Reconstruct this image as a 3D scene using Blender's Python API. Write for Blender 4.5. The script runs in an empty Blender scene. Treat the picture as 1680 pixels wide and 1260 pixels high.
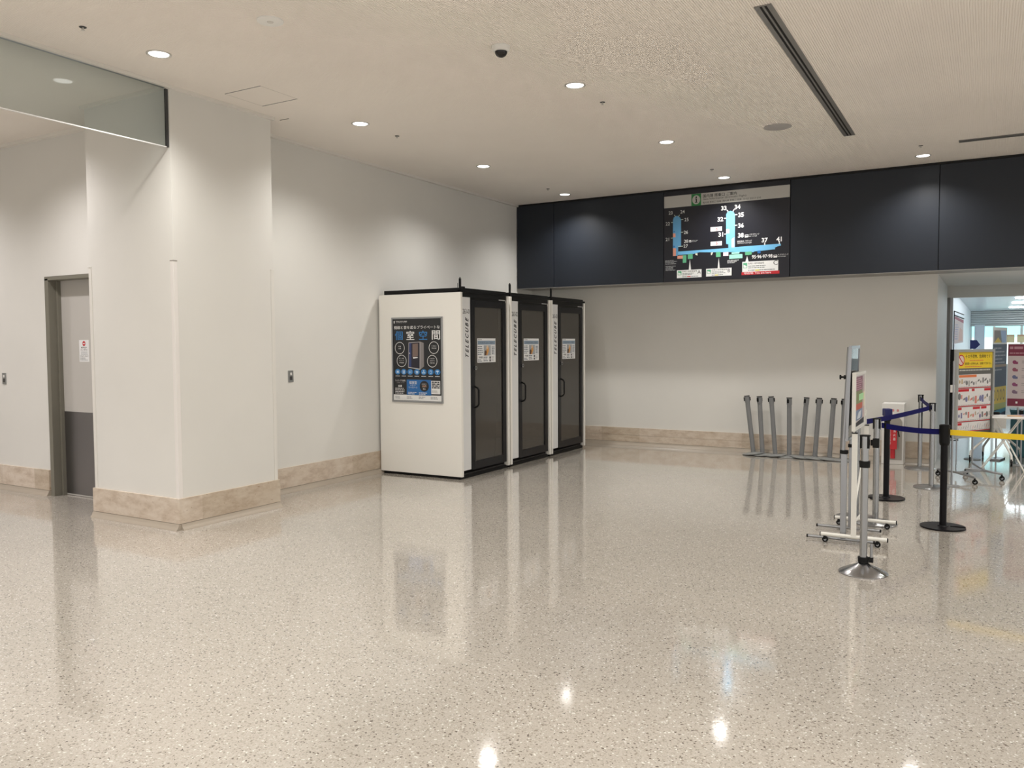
import bpy, math, random
from mathutils import Vector, Matrix

SC = bpy.context.scene
COL = SC.collection
V = Vector
PI = math.pi

# ------------------------------------------------------------------ materials
MATS = {}
def mat(name, col, rough=0.5, metal=0.0, spec=0.5, emit=0.0, ecol=None, alpha=1.0, coat=0.0):
    if name in MATS: return MATS[name]
    m = bpy.data.materials.new(name); m.use_nodes = True
    b = m.node_tree.nodes['Principled BSDF']
    b.inputs['Base Color'].default_value = (*col, 1)
    b.inputs['Roughness'].default_value = rough
    b.inputs['Metallic'].default_value = metal
    b.inputs['Specular IOR Level'].default_value = spec
    b.inputs['Alpha'].default_value = alpha
    b.inputs['Coat Weight'].default_value = coat
    if emit:
        b.inputs['Emission Color'].default_value = (*(ecol or col), 1)
        b.inputs['Emission Strength'].default_value = emit
    MATS[name] = m
    return m

def nodes(m): return m.node_tree.nodes, m.node_tree.links, m.node_tree.nodes['Principled BSDF']
def objcoord(m, scale=(1, 1, 1)):
    N, L, b = nodes(m)
    g = N.new('ShaderNodeNewGeometry'); mp = N.new('ShaderNodeMapping')
    mp.inputs['Scale'].default_value = scale
    L.new(g.outputs['Position'], mp.inputs['Vector'])
    return mp.outputs['Vector']
def ramp(m, src, stops, mode='LINEAR'):
    N, L, b = nodes(m)
    r = N.new('ShaderNodeValToRGB'); r.color_ramp.interpolation = mode
    e = r.color_ramp.elements
    while len(e) < len(stops): e.new(0.5)
    for i, (p, c) in enumerate(stops):
        e[i].position = p; e[i].color = (*c, 1)
    L.new(src, r.inputs['Fac'])
    return r.outputs['Color']
def mix(m, fac, a, c, mode='MIX'):
    N, L, b = nodes(m)
    x = N.new('ShaderNodeMix'); x.data_type = 'RGBA'; x.blend_type = mode
    for s, v in ((0, fac), (6, a), (7, c)):
        if isinstance(v, (int, float)): x.inputs[s].default_value = v
        elif isinstance(v, tuple): x.inputs[s].default_value = (*v, 1)
        else: L.new(v, x.inputs[s])
    return x.outputs[2]
def tex(m, kind, vec, **kw):
    N, L, b = nodes(m)
    t = N.new(kind); L.new(vec, t.inputs['Vector'])
    for k, v in kw.items(): t.inputs[k.replace('_', ' ')].default_value = v
    return t

def make_plaster(name, col):
    m = mat(name, col, 0.62, spec=0.25)
    N, L, b = nodes(m)
    n = tex(m, 'ShaderNodeTexNoise', objcoord(m), Scale=1.3, Detail=3.0)
    c = ramp(m, n.outputs['Fac'], [(0.3, tuple(x * 0.975 for x in col)), (0.7, tuple(min(1, x * 1.015) for x in col))])
    L.new(c, b.inputs['Base Color'])
    n2 = tex(m, 'ShaderNodeTexNoise', objcoord(m), Scale=260.0, Detail=2.0)
    bp = N.new('ShaderNodeBump'); bp.inputs['Strength'].default_value = 0.08; bp.inputs['Distance'].default_value = 0.002
    L.new(n2.outputs['Fac'], bp.inputs['Height']); L.new(bp.outputs['Normal'], b.inputs['Normal'])
    return m

def make_terrazzo():
    m = mat('terrazzo', (0.4, 0.36, 0.30), 0.16, spec=0.95)
    N, L, b = nodes(m)
    co = objcoord(m)
    wob = tex(m, 'ShaderNodeTexNoise', co, Scale=160.0, Detail=1.0)
    va = N.new('ShaderNodeVectorMath'); va.operation = 'MULTIPLY_ADD'; va.inputs[1].default_value = (0.007, 0.007, 0.0)
    L.new(wob.outputs['Color'], va.inputs[0]); L.new(co, va.inputs[2])
    cw = va.outputs[0]
    v1 = tex(m, 'ShaderNodeTexVoronoi', cw, Scale=145.0)
    v2 = tex(m, 'ShaderNodeTexVoronoi', cw, Scale=210.0)
    s1 = N.new('ShaderNodeSeparateColor'); L.new(v1.outputs['Color'], s1.inputs[0])
    s2 = N.new('ShaderNodeSeparateColor'); L.new(v2.outputs['Color'], s2.inputs[0])
    big = ramp(m, s1.outputs[0], [(0.0, (0.11, 0.09, 0.075)), (0.022, (0.23, 0.20, 0.17)), (0.06, (0.315, 0.29, 0.255)),
                                  (0.12, (0.4, 0.4, 0.4)), (0.972, (0.62, 0.60, 0.56))], 'CONSTANT')
    isb = ramp(m, s1.outputs[0], [(0.0, (0, 0, 0)), (0.12, (1, 1, 1)), (0.972, (0, 0, 0))], 'CONSTANT')
    fine = ramp(m, s2.outputs[1], [(0.0, (0.29, 0.262, 0.228)), (0.07, (0.375, 0.345, 0.303)), (0.4, (0.395, 0.364, 0.320)), (0.75, (0.415, 0.383, 0.338)), (0.95, (0.48, 0.452, 0.41))], 'CONSTANT')
    c = mix(m, isb, big, fine)
    nz = tex(m, 'ShaderNodeTexNoise', co, Scale=0.8, Detail=4.0)
    tint = ramp(m, nz.outputs['Fac'], [(0.3, (0.95, 0.95, 0.94)), (0.7, (1.03, 1.02, 1.01))])
    L.new(mix(m, 1.0, c, tint, 'MULTIPLY'), b.inputs['Base Color'])
    r = ramp(m, nz.outputs['Fac'], [(0.3, (0.06, 0.06, 0.06)), (0.7, (0.095, 0.095, 0.095))])
    L.new(r, b.inputs['Roughness'])
    b.inputs['Coat Weight'].default_value = 0.3; b.inputs['Coat Roughness'].default_value = 0.055
    n2 = tex(m, 'ShaderNodeTexNoise', co, Scale=38.0, Detail=1.0)
    bp = N.new('ShaderNodeBump'); bp.inputs['Strength'].default_value = 0.035; bp.inputs['Distance'].default_value = 0.004
    L.new(n2.outputs['Fac'], bp.inputs['Height']); L.new(bp.outputs['Normal'], b.inputs['Normal'])
    return m

def make_travertine():
    m = mat('travertine', (0.62, 0.52, 0.40), 0.35, spec=0.4)
    N, L, b = nodes(m)
    n = tex(m, 'ShaderNodeTexNoise', objcoord(m, (1, 1, 2.2)), Scale=6.5, Detail=8.0, Roughness=0.65)
    base = ramp(m, n.outputs['Fac'], [(0.25, (0.46, 0.37, 0.29)), (0.42, (0.57, 0.485, 0.40)), (0.55, (0.65, 0.575, 0.49)), (0.75, (0.71, 0.65, 0.575))])
    v = tex(m, 'ShaderNodeTexVoronoi', objcoord(m, (0.62, 0.62, 0.0)), Scale=1.6)
    s = N.new('ShaderNodeSeparateColor'); L.new(v.outputs['Color'], s.inputs[0])
    slab = ramp(m, s.outputs[0], [(0.0, (0.86, 0.82, 0.76)), (0.4, (0.98, 0.95, 0.92)), (0.75, (1.05, 1.02, 1.0))], 'CONSTANT')
    pits = tex(m, 'ShaderNodeTexNoise', objcoord(m, (1, 1, 1.6)), Scale=30.0, Detail=5.0)
    p = ramp(m, pits.outputs['Fac'], [(0.26, (0.62, 0.54, 0.46)), (0.36, (1, 1, 1))])
    c = mix(m, 1.0, mix(m, 1.0, base, slab, 'MULTIPLY'), p, 'MULTIPLY')
    L.new(c, b.inputs['Base Color'])
    return m

def make_smoked():
    m = bpy.data.materials.new('smoked_glass'); m.use_nodes = True
    N = m.node_tree.nodes; L = m.node_tree.links; N.clear()
    out = N.new('ShaderNodeOutputMaterial'); fr = N.new('ShaderNodeFresnel'); fr.inputs['IOR'].default_value = 1.5
    tr = N.new('ShaderNodeBsdfTransparent'); tr.inputs[0].default_value = (0.22, 0.21, 0.19, 1)
    df = N.new('ShaderNodeBsdfDiffuse'); df.inputs[0].default_value = (0.13, 0.12, 0.105, 1)
    gl = N.new('ShaderNodeBsdfGlossy'); gl.inputs['Roughness'].default_value = 0.06
    m1 = N.new('ShaderNodeMixShader'); m1.inputs[0].default_value = 0.5
    m2 = N.new('ShaderNodeMixShader')
    L.new(tr.outputs[0], m1.inputs[1]); L.new(df.outputs[0], m1.inputs[2])
    L.new(fr.outputs[0], m2.inputs[0]); L.new(m1.outputs[0], m2.inputs[1]); L.new(gl.outputs[0], m2.inputs[2])
    L.new(m2.outputs[0], out.inputs[0])
    return m
def make_pane(name, tint, ior=1.45, rough=0.0):
    m = bpy.data.materials.new(name); m.use_nodes = True
    N = m.node_tree.nodes; L = m.node_tree.links; N.clear()
    out = N.new('ShaderNodeOutputMaterial'); fr = N.new('ShaderNodeFresnel'); fr.inputs['IOR'].default_value = ior
    tr = N.new('ShaderNodeBsdfTransparent'); tr.inputs[0].default_value = (*tint, 1)
    gl = N.new('ShaderNodeBsdfGlossy'); gl.inputs['Roughness'].default_value = rough
    mx = N.new('ShaderNodeMixShader')
    L.new(fr.outputs[0], mx.inputs[0]); L.new(tr.outputs[0], mx.inputs[1]); L.new(gl.outputs[0], mx.inputs[2])
    L.new(mx.outputs[0], out.inputs[0])
    return m

M_WALL = make_plaster('wall_paint', (0.73, 0.718, 0.68))
M_JAMB = make_plaster('jamb_paint', (0.72, 0.73, 0.72))
M_CEIL = make_plaster('ceiling_paint', (0.90, 0.85, 0.79))
M_FLOOR = make_terrazzo()
M_STONE = make_travertine()
M_CORN = mat('cornice_paint', (0.78, 0.755, 0.70), 0.5)
M_BAND = mat('charcoal_panel', (0.014, 0.018, 0.026), 0.42, spec=0.4)
M_GAP = mat('dark_gap', (0.004, 0.004, 0.004), 0.8)
M_BOOTH = mat('booth_white', (0.87, 0.85, 0.80), 0.38)
M_BSTILE = mat('booth_stile', (0.72, 0.725, 0.72), 0.35)
M_BLACK = mat('black_powder_coat', (0.004, 0.004, 0.0045), 0.4, spec=0.22)
M_BMETAL = mat('black_door_metal', (0.006, 0.0065, 0.009), 0.32, spec=0.25)
M_RUBBER = mat('black_rubber', (0.005, 0.005, 0.005), 0.6, spec=0.25)
M_SMOKE = make_smoked()
M_GLASS = make_pane('clear_glass', (0.84, 0.88, 0.88), 1.36)
M_ACRYL = make_pane('clear_acrylic', (0.88, 0.90, 0.90), 1.45, 0.05)
M_CHROME = mat('brushed_chrome', (0.40, 0.41, 0.42), 0.2, 1.0)
M_ALU = mat('aluminium', (0.40, 0.41, 0.43), 0.32, 1.0)
M_STEEL = mat('stainless_kick', (0.30, 0.29, 0.30), 0.32, 1.0)
M_GREY = mat('grey_powder_coat', (0.21, 0.215, 0.22), 0.42)
M_GREYB = mat('grey_base', (0.22, 0.225, 0.22), 0.35)
M_WHITE = mat('white_plastic', (0.80, 0.79, 0.76), 0.4)
M_WTUBE = mat('white_tube', (0.78, 0.77, 0.72), 0.35)
M_PAPER = mat('paper_white', (0.80, 0.80, 0.80), 0.55)
M_INK = mat('ink_black', (0.012, 0.012, 0.014), 0.5)
M_FRAME = mat('door_frame_grey', (0.19, 0.18, 0.145), 0.45)
M_LEAF = mat('door_leaf_grey', (0.52, 0.50, 0.47), 0.5)
M_BLUE = mat('blue_belt', (0.007, 0.007, 0.095), 0.7, spec=0.15)
M_YEL = mat('yellow_belt', (0.93, 0.64, 0.015), 0.6)
M_RED = mat('red_print', (0.55, 0.02, 0.03), 0.45)
M_GRN = mat('green_print', (0.02, 0.20, 0.05), 0.45)
M_LAMP = mat('lamp_lens', (1, 0.98, 0.93), 0.3, emit=6.0, ecol=(1.0, 0.98, 0.95))
M_RING = mat('lamp_ring', (0.62, 0.60, 0.56), 0.3, 0.4)
M_DARKGREY = mat('dark_grey', (0.05, 0.05, 0.05), 0.5)
def pm(name, col, rough=0.5): return mat('print_' + name, col, rough)

# ------------------------------------------------------------------ builders
class B:
    def __init__(s): s.v = []; s.f = []; s.m = []; s.mats = []
    def mi(s, m):
        if m not in s.mats: s.mats.append(m)
        return s.mats.index(m)
    def poly(s, pts, m):
        n = len(s.v); s.v += [tuple(p) for p in pts]; s.f.append(list(range(n, n + len(pts)))); s.m.append(s.mi(m))
    def add(s, vs, fs, m):
        n = len(s.v); s.v += [tuple(p) for p in vs]; k = s.mi(m)
        for f in fs: s.f.append([n + i for i in f]); s.m.append(k)
    def box(s, a, b, m, R=None, o=None):
        x0, y0, z0 = (min(a[i], b[i]) for i in range(3)); x1, y1, z1 = (max(a[i], b[i]) for i in range(3))
        vs = [V(p) for p in ((x0, y0, z0), (x1, y0, z0), (x1, y1, z0), (x0, y1, z0), (x0, y0, z1), (x1, y0, z1), (x1, y1, z1), (x0, y1, z1))]
        if R is not None: vs = [R @ (p - V(o)) + V(o) for p in vs]
        s.add(vs, [(0, 3, 2, 1), (4, 5, 6, 7), (0, 1, 5, 4), (1, 2, 6, 5), (2, 3, 7, 6), (3, 0, 4, 7)], m)
    def cyl(s, p, q, r, m, r2=None, n=24, caps=True):
        p, q = V(p), V(q); d = (q - p).normalized(); r2 = r if r2 is None else r2
        u = d.orthogonal().normalized(); w = d.cross(u)
        vs = []
        for c, rr in ((p, r), (q, r2)):
            for i in range(n):
                a = 2 * PI * i / n; vs.append(c + (u * math.cos(a) + w * math.sin(a)) * rr)
        fs = [(i, (i + 1) % n, n + (i + 1) % n, n + i) for i in range(n)]
        if caps: fs += [tuple(reversed(range(n))), tuple(range(n, 2 * n))]
        s.add(vs, fs, m)
    def lathe(s, prof, c, m, n=40, notch=None):
        # prof: list of (r, z); closed at r=0 where given
        c = V(c); vs = []
        for r, z in prof:
            for i in range(n):
                a = 2 * PI * i / n; vs.append(c + V((r * math.cos(a), r * math.sin(a), z)))
        fs = []
        for k in range(len(prof) - 1):
            for i in range(n):
                j = (i + 1) % n
                fs.append((k * n + i, k * n + j, (k + 1) * n + j, (k + 1) * n + i))
        fs.append(tuple(reversed(range(n)))); fs.append(tuple(range((len(prof) - 1) * n, len(prof) * n)))
        s.add(vs, fs, m)
    def tube(s, path, r, m, n=12):
        path = [V(p) for p in path]; rings = []
        up = None
        for i, p in enumerate(path):
            d = (path[min(i + 1, len(path) - 1)] - path[max(i - 1, 0)]).normalized()
            if up is None: up = d.orthogonal().normalized()
            up = (up - d * up.dot(d)).normalized(); w = d.cross(up)
            rings.append([p + (up * math.cos(2 * PI * k / n) + w * math.sin(2 * PI * k / n)) * r for k in range(n)])
        vs = [x for g in rings for x in g]; fs = []
        for i in range(len(path) - 1):
            for k in range(n): fs.append((i * n + k, i * n + (k + 1) % n, (i + 1) * n + (k + 1) % n, (i + 1) * n + k))
        fs += [tuple(reversed(range(n))), tuple(range((len(path) - 1) * n, len(path) * n))]
        s.add(vs, fs, m)
    def prism(s, pts, h, m):
        # pts ccw seen against h direction
        h = V(h); n = len(pts); pts = [V(p) for p in pts]
        vs = pts + [p + h for p in pts]
        fs = [tuple(reversed(range(n))), tuple(range(n, 2 * n))] + [(i, (i + 1) % n, n + (i + 1) % n, n + i) for i in range(n)]
        s.add(vs, fs, m)
    def build(s, name, parent=None, bevel=0, smooth=True, fix=True):
        me = bpy.data.meshes.new(name); me.from_pydata(s.v, [], s.f)
        for m in s.mats: me.materials.append(m)
        me.polygons.foreach_set('material_index', s.m)
        me.update()
        if fix:
            import bmesh
            bm = bmesh.new(); bm.from_mesh(me); bmesh.ops.recalc_face_normals(bm, faces=bm.faces); bm.to_mesh(me); bm.free()
        if smooth:
            me.polygons.foreach_set('use_smooth', [True] * len(me.polygons))
            me.set_sharp_from_angle(angle=math.radians(38))
        o = bpy.data.objects.new(name, me); COL.objects.link(o)
        if parent: o.parent = parent
        if bevel:
            md = o.modifiers.new('bevel', 'BEVEL'); md.width = bevel; md.segments = 2; md.limit_method = 'ANGLE'
        return o

def tag(o, label=None, cat=None, group=None, kind=None):
    if label: o['label'] = label
    if cat: o['category'] = cat
    if group: o['group'] = group
    if kind: o['kind'] = kind
    return o
def thing(name, label, cat, loc=(0, 0, 0), rz=0, group=None, kind=None):
    o = bpy.data.objects.new(name, None); COL.objects.link(o); o.empty_display_size = 0.1
    o.location = loc; o.rotation_euler = (0, 0, rz)
    return tag(o, label, cat, group, kind)
def copy_tree(o, parent=None):
    c = o.copy(); COL.objects.link(c)
    if parent: c.parent = parent
    for ch in list(o.children): copy_tree(ch, c)
    return c
def boxobj(name, a, b, m, parent=None, bevel=0, kind=None):
    k = B(); k.box(a, b, m); o = k.build(name, parent, bevel, smooth=False)
    if kind: o['kind'] = kind
    return o

TXT = {}
def glyphs(body, bold=0.0):
    k = (body, bold)
    if k in TXT: return TXT[k]
    c = bpy.data.curves.new('t', 'FONT'); c.body = body; c.offset = bold; c.resolution_u = 2
    o = bpy.data.objects.new('t', c); COL.objects.link(o)
    bpy.context.view_layer.update()
    dg = bpy.context.evaluated_depsgraph_get()
    me = bpy.data.meshes.new_from_object(o.evaluated_get(dg))
    vs = [(v.co.x, v.co.y) for v in me.vertices]; fs = [tuple(p.vertices) for p in me.polygons]
    bpy.data.objects.remove(o); bpy.data.curves.remove(c); bpy.data.meshes.remove(me)
    x0 = min(v[0] for v in vs); x1 = max(v[0] for v in vs); y0 = min(v[1] for v in vs); y1 = max(v[1] for v in vs)
    vs = [((x - x0) / max(1e-6, x1 - x0), (y - y0) / max(1e-6, y1 - y0)) for x, y in vs]
    TXT[k] = (vs, fs, (x1 - x0) / max(1e-6, (y1 - y0)))
    return TXT[k]

class Print:
    """flat printed sheet: 2D shapes stacked in thin layers on a plane"""
    def __init__(s, O, u, v, step=0.0005):
        s.b = B(); s.O = V(O); s.u = V(u).normalized(); s.v = V(v).normalized(); s.n = s.u.cross(s.v); s.step = step
    def P(s, x, y, l): return s.O + s.u * x + s.v * y + s.n * (l * s.step)
    def poly(s, pts, m, l=1): s.b.poly([s.P(x, y, l) for x, y in pts], m)
    def rect(s, x, y, w, h, m, l=1): s.poly([(x, y), (x + w, y), (x + w, y + h), (x, y + h)], m, l)
    def ell(s, x, y, rx, ry, m, l=1, n=28): s.poly([(x + rx * math.cos(2 * PI * i / n), y + ry * math.sin(2 * PI * i / n)) for i in range(n)], m, l)
    def ring(s, x, y, r, w, m, l=1, n=32, sx=1.0):
        vs = []; fs = []
        for i in range(n):
            a = 2 * PI * i / n
            vs += [s.P(x + sx * r * math.cos(a), y + r * math.sin(a), l), s.P(x + sx * (r - w) * math.cos(a), y + (r - w) * math.sin(a), l)]
        for i in range(n):
            j = (i + 1) % n; fs.append((2 * i + 1, 2 * i, 2 * j, 2 * j + 1))
        s.b.add(vs, fs, m)
    def line(s, x0, y0, x1, y1, w, m, l=1):
        d = V((x1 - x0, y1 - y0)); d.normalize(); p = V((-d.y, d.x)) * w / 2
        s.poly([(x0 - p.x, y0 - p.y), (x1 - p.x, y1 - p.y), (x1 + p.x, y1 + p.y), (x0 + p.x, y0 + p.y)], m, l)
    def text(s, body, x, y, w, h, m, l=2, bold=0.0, keep=False, slant=0.0, rot=0):
        """fit body in the box (x, y, w, h); keep=True keeps the glyph aspect with height h and centres on x"""
        vs, fs, asp = glyphs(body, bold)
        if keep: w = h * asp; x = x - w / 2
        out = []
        for a, c in vs:
            if rot == 90: px, py = x + (1 - c) * w + 0 * a, y + a * h; px += slant * 0
            else: px, py = x + a * w + slant * c * h, y + c * h
            if rot == 90: py += slant * c * w
            out.append(s.P(px, py, l))
        s.b.add(out, fs, m)
    def bars(s, x, y, w, h, n, m, l=2, seed=1, fill=0.5, ragged=True):
        """n lines of tiny unreadable print as broken dashes"""
        rnd = random.Random(seed); lh = h / n
        for i in range(n):
            yy = y + h - (i + 1) * lh + lh * (1 - fill) / 2
            end = x + w * (rnd.uniform(0.6, 1) if ragged else 1); xx = x
            while xx < end:
                ww = min(rnd.uniform(0.6, 2.4) * lh, end - xx); s.rect(xx, yy, ww, lh * fill, m, l); xx += ww + lh * 0.28
    def build(s, name, parent=None): return s.b.build(name, parent, smooth=False, fix=False)

# ------------------------------------------------------------------ dimensions
ZC = 3.741
XL, YB, YBAND, ZBAND = -6.45, 11.85, 11.345, 2.431
XC0, XC1, YC0, YC1 = -7.11, -5.95, 4.617, 5.74
YD = 5.05
XJ, YIN = -0.56, 14.75
HALL_Z = 2.385
FX0, FX1, FY0 = -13.0, 9.0, -9.0

# ------------------------------------------------------------------ floor, ceiling
k = B()
k.poly([(FX0, FY0, 0), (FX1, FY0, 0), (FX1, 27, 0), (FX0, 27, 0)], M_FLOOR)
k.build('floor', smooth=False)['kind'] = 'structure'

k = B()   # ribbed ceiling: flat ribs with narrow grooves, all running away from the camera
pitch, gw, gd = 0.016, 0.006, 0.0042
vs = []; fs = []; x = FX0; n = int((7.5 - FX0) / pitch)
prof = []
for i in range(n):
    x = FX0 + i * pitch
    prof += [(x, ZC), (x + pitch - gw, ZC), (x + pitch - gw + 0.001, ZC + gd), (x + pitch - 0.001, ZC + gd)]
prof.append((7.5, ZC))
for (px, pz) in prof: vs += [(px, -4.0, pz), (px, YB, pz)]
fs = [(2 * i, 2 * i + 1, 2 * i + 3, 2 * i + 2) for i in range(len(prof) - 1)]
k.add(vs, fs, M_CEIL)
k.build('ceiling', smooth=False, fix=False)['kind'] = 'structure'

# ------------------------------------------------------------------ walls
def solid(name, a, b, m=M_WALL): return boxobj(name, a, b, m, kind='structure')
solid('wall_left', (XL - 0.3, YC1, 0), (XL, YB + 0.2, ZC + 0.02))
solid('wall_column', (XC0, YC0, 0), (XC1, YC1, ZC + 0.02))
# back wall with the passage opening cut out of it
k = B()
k.box((XL, YB, 0), (XJ, YIN, ZC + 0.02), M_WALL)
k.build('wall_back', smooth=False)['kind'] = 'structure'
k = B()
k.box((XJ, YB, ZBAND), (3.2, YIN, ZC + 0.02), M_WALL)
k.box((XJ, YIN, 2.255), (3.2, YIN + 0.12, ZC), M_WALL)
k.build('wall_lintel', smooth=False)['kind'] = 'structure'
solid('wall_right', (3.2, YB, 0), (FX1, YIN, ZC + 0.02))
solid('wall_jamb', (XJ - 0.06, YB + 0.001, 0), (XJ + 0.004, YIN + 0.05, ZBAND), M_JAMB)
solid('trim_1', (XJ + 0.004, YIN - 0.04, 0), (XJ + 0.045, YIN + 0.06, 2.255), mat('bronze_track', (0.24, 0.23, 0.22), 0.4, 0.3))
solid('trim_8', (XJ + 0.045, YIN + 0.02, 0), (-0.475, YIN + 0.075, HALL_Z), mat('pale_jamb', (0.66, 0.68, 0.70), 0.4))
# the corridor wall with its door
DX0, DX1, DZ = -8.52, -7.05, 2.28
k = B()
k.box((FX0, YD, 0), (DX0, YD + 0.3, ZC + 0.02), M_WALL)
k.box((DX0, YD, DZ), (XC0 + 0.02, YD + 0.3, ZC + 0.02), M_WALL)
k.box((DX0 - 0.1, YD + 0.3, 0), (XC0 + 1.0, YD + 0.36, ZC), M_WALL)  # unseen backing added behind the door to shut out world light
k.build('wall_corridor', smooth=False)['kind'] = 'structure'
# far hall shell to the left and behind
solid('wall_west', (FX0 - 0.2, FY0, 0), (FX0, YD + 0.3, ZC))

# cornices: a slim moulding just below the ceiling
def cornice(name, a, b): boxobj(name, a, b, M_CORN, kind='structure')
cornice('trim_2', (XL, YC1, ZC - 0.03), (XL + 0.045, YBAND, ZC + 0.001))
cornice('trim_3', (XC1, YC0 - 0.03, ZC - 0.028), (XC1 + 0.03, YC1 + 0.03, ZC + 0.001))
cornice('trim_4', (XC0 - 0.03, YC0 - 0.03, ZC - 0.028), (XC1, YC0, ZC + 0.001))
cornice('trim_5', (FX0, YD - 0.045, ZC - 0.035), (XC0, YD, ZC + 0.001))
cornice('trim_6', (XC1 + 0.005, FY0, ZC - 0.026), (XC1 + 0.035, YC0 - 0.03, ZC + 0.001))

# stone baseboards with a raised terrazzo kerb
M_KERB = mat('kerb_stone', (0.40, 0.345, 0.28), 0.3)
def baseboard(name, a, b, nrm, joint=False, ends=None):
    """a, b: floor line of the wall face; nrm: direction into the room"""
    a, b, nn = V(a), V(b), V(nrm); t, H = 0.018, 0.27
    k = B()
    def slab(z0, z1, d):
        p = [a, b, b + nn * d, a + nn * d]
        if nn.cross(b - a).z < 0: p.reverse()
        k.prism([q + V((0, 0, z0)) for q in p], (0, 0, z1 - z0), M_STONE)
    if joint:
        slab(0.055, 0.155, t); slab(0.155, 0.160, t - 0.004); slab(0.160, H, t)
    else: slab(0.055, H, t)
    o = k.build(name, smooth=False); o['kind'] = 'structure'
    # kerb: small quarter-round
    k = B(); pr = [(0, 0), (0.050, 0), (0.047, 0.008), (0.036, 0.022), (0.028, 0.038), (0.024, 0.052), (0, 0.052)]
    vs = []
    for q in (a, b): vs += [q + nn * d + V((0, 0, z)) for d, z in pr]
    m = len(pr); fs = [(i, (i + 1) % m, m + (i + 1) % m, m + i) for i in range(m)] + [tuple(range(m)), tuple(range(2 * m - 1, m - 1, -1))]
    k.add(vs, fs, M_KERB); k.build('kerb', o)
    k = B(); k.prism([a + V((0, 0, 0.052)), b + V((0, 0, 0.052)), b + nn * 0.012 + V((0, 0, 0.052)), a + nn * 0.012 + V((0, 0, 0.052))], (0, 0, 0.003), M_GAP)
    k.build('joint_line', o, smooth=False)
baseboard('baseboard_left', (XL, YC1, 0), (XL, YB, 0), (1, 0, 0))
baseboard('baseboard_back', (XL, YB, 0), (XJ, YB, 0), (0, -1, 0), joint=True)
baseboard('baseboard_column_side', (XC1, YC0 + 0.0005, 0), (XC1, YC1 + 0.018, 0), (1, 0, 0))
baseboard('baseboard_column_front', (XC0 - 0.02, YC0, 0), (XC1 + 0.018, YC0, 0), (0, -1, 0))
baseboard('baseboard_corridor', (FX0, YD, 0), (DX0 - 0.03, YD, 0), (0, -1, 0))

# ------------------------------------------------------------------ dark band above the passage
band = thing('wall_band', 'charcoal wall panels running above the passage and the map sign', None, (0, 0, 0), kind='structure')
k = B(); k.box((XL + 0.012, YBAND + 0.02, ZBAND + 0.004), (FX1, YB + 0.0, ZC), M_GAP); k.build('backing', band, smooth=False)
xs = [XL + 0.012, -5.79, -4.03]
for a, b in [(XL + 0.012, -5.79), (-5.79, -4.03), (-2.285, -0.535), (-0.535, 1.215), (1.215, 2.965), (2.965, 4.715), (4.715, 6.465), (6.465, FX1)]:
    boxobj('panel', (a + 0.004, YBAND, ZBAND + 0.006), (b - 0.004, YBAND + 0.025, ZC - 0.028), M_BAND, band, bevel=0.002)
k = B(); k.box((XL + 0.012, YBAND - 0.004, ZC - 0.026), (FX1, YBAND + 0.03, ZC - 0.001), M_GAP); k.box((XL + 0.012, YBAND - 0.002, ZBAND), (FX1, YB, ZBAND + 0.005), mat('soffit_grey', (0.30, 0.29, 0.27), 0.5)); k.build('edge_trim', band, smooth=False)

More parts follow.
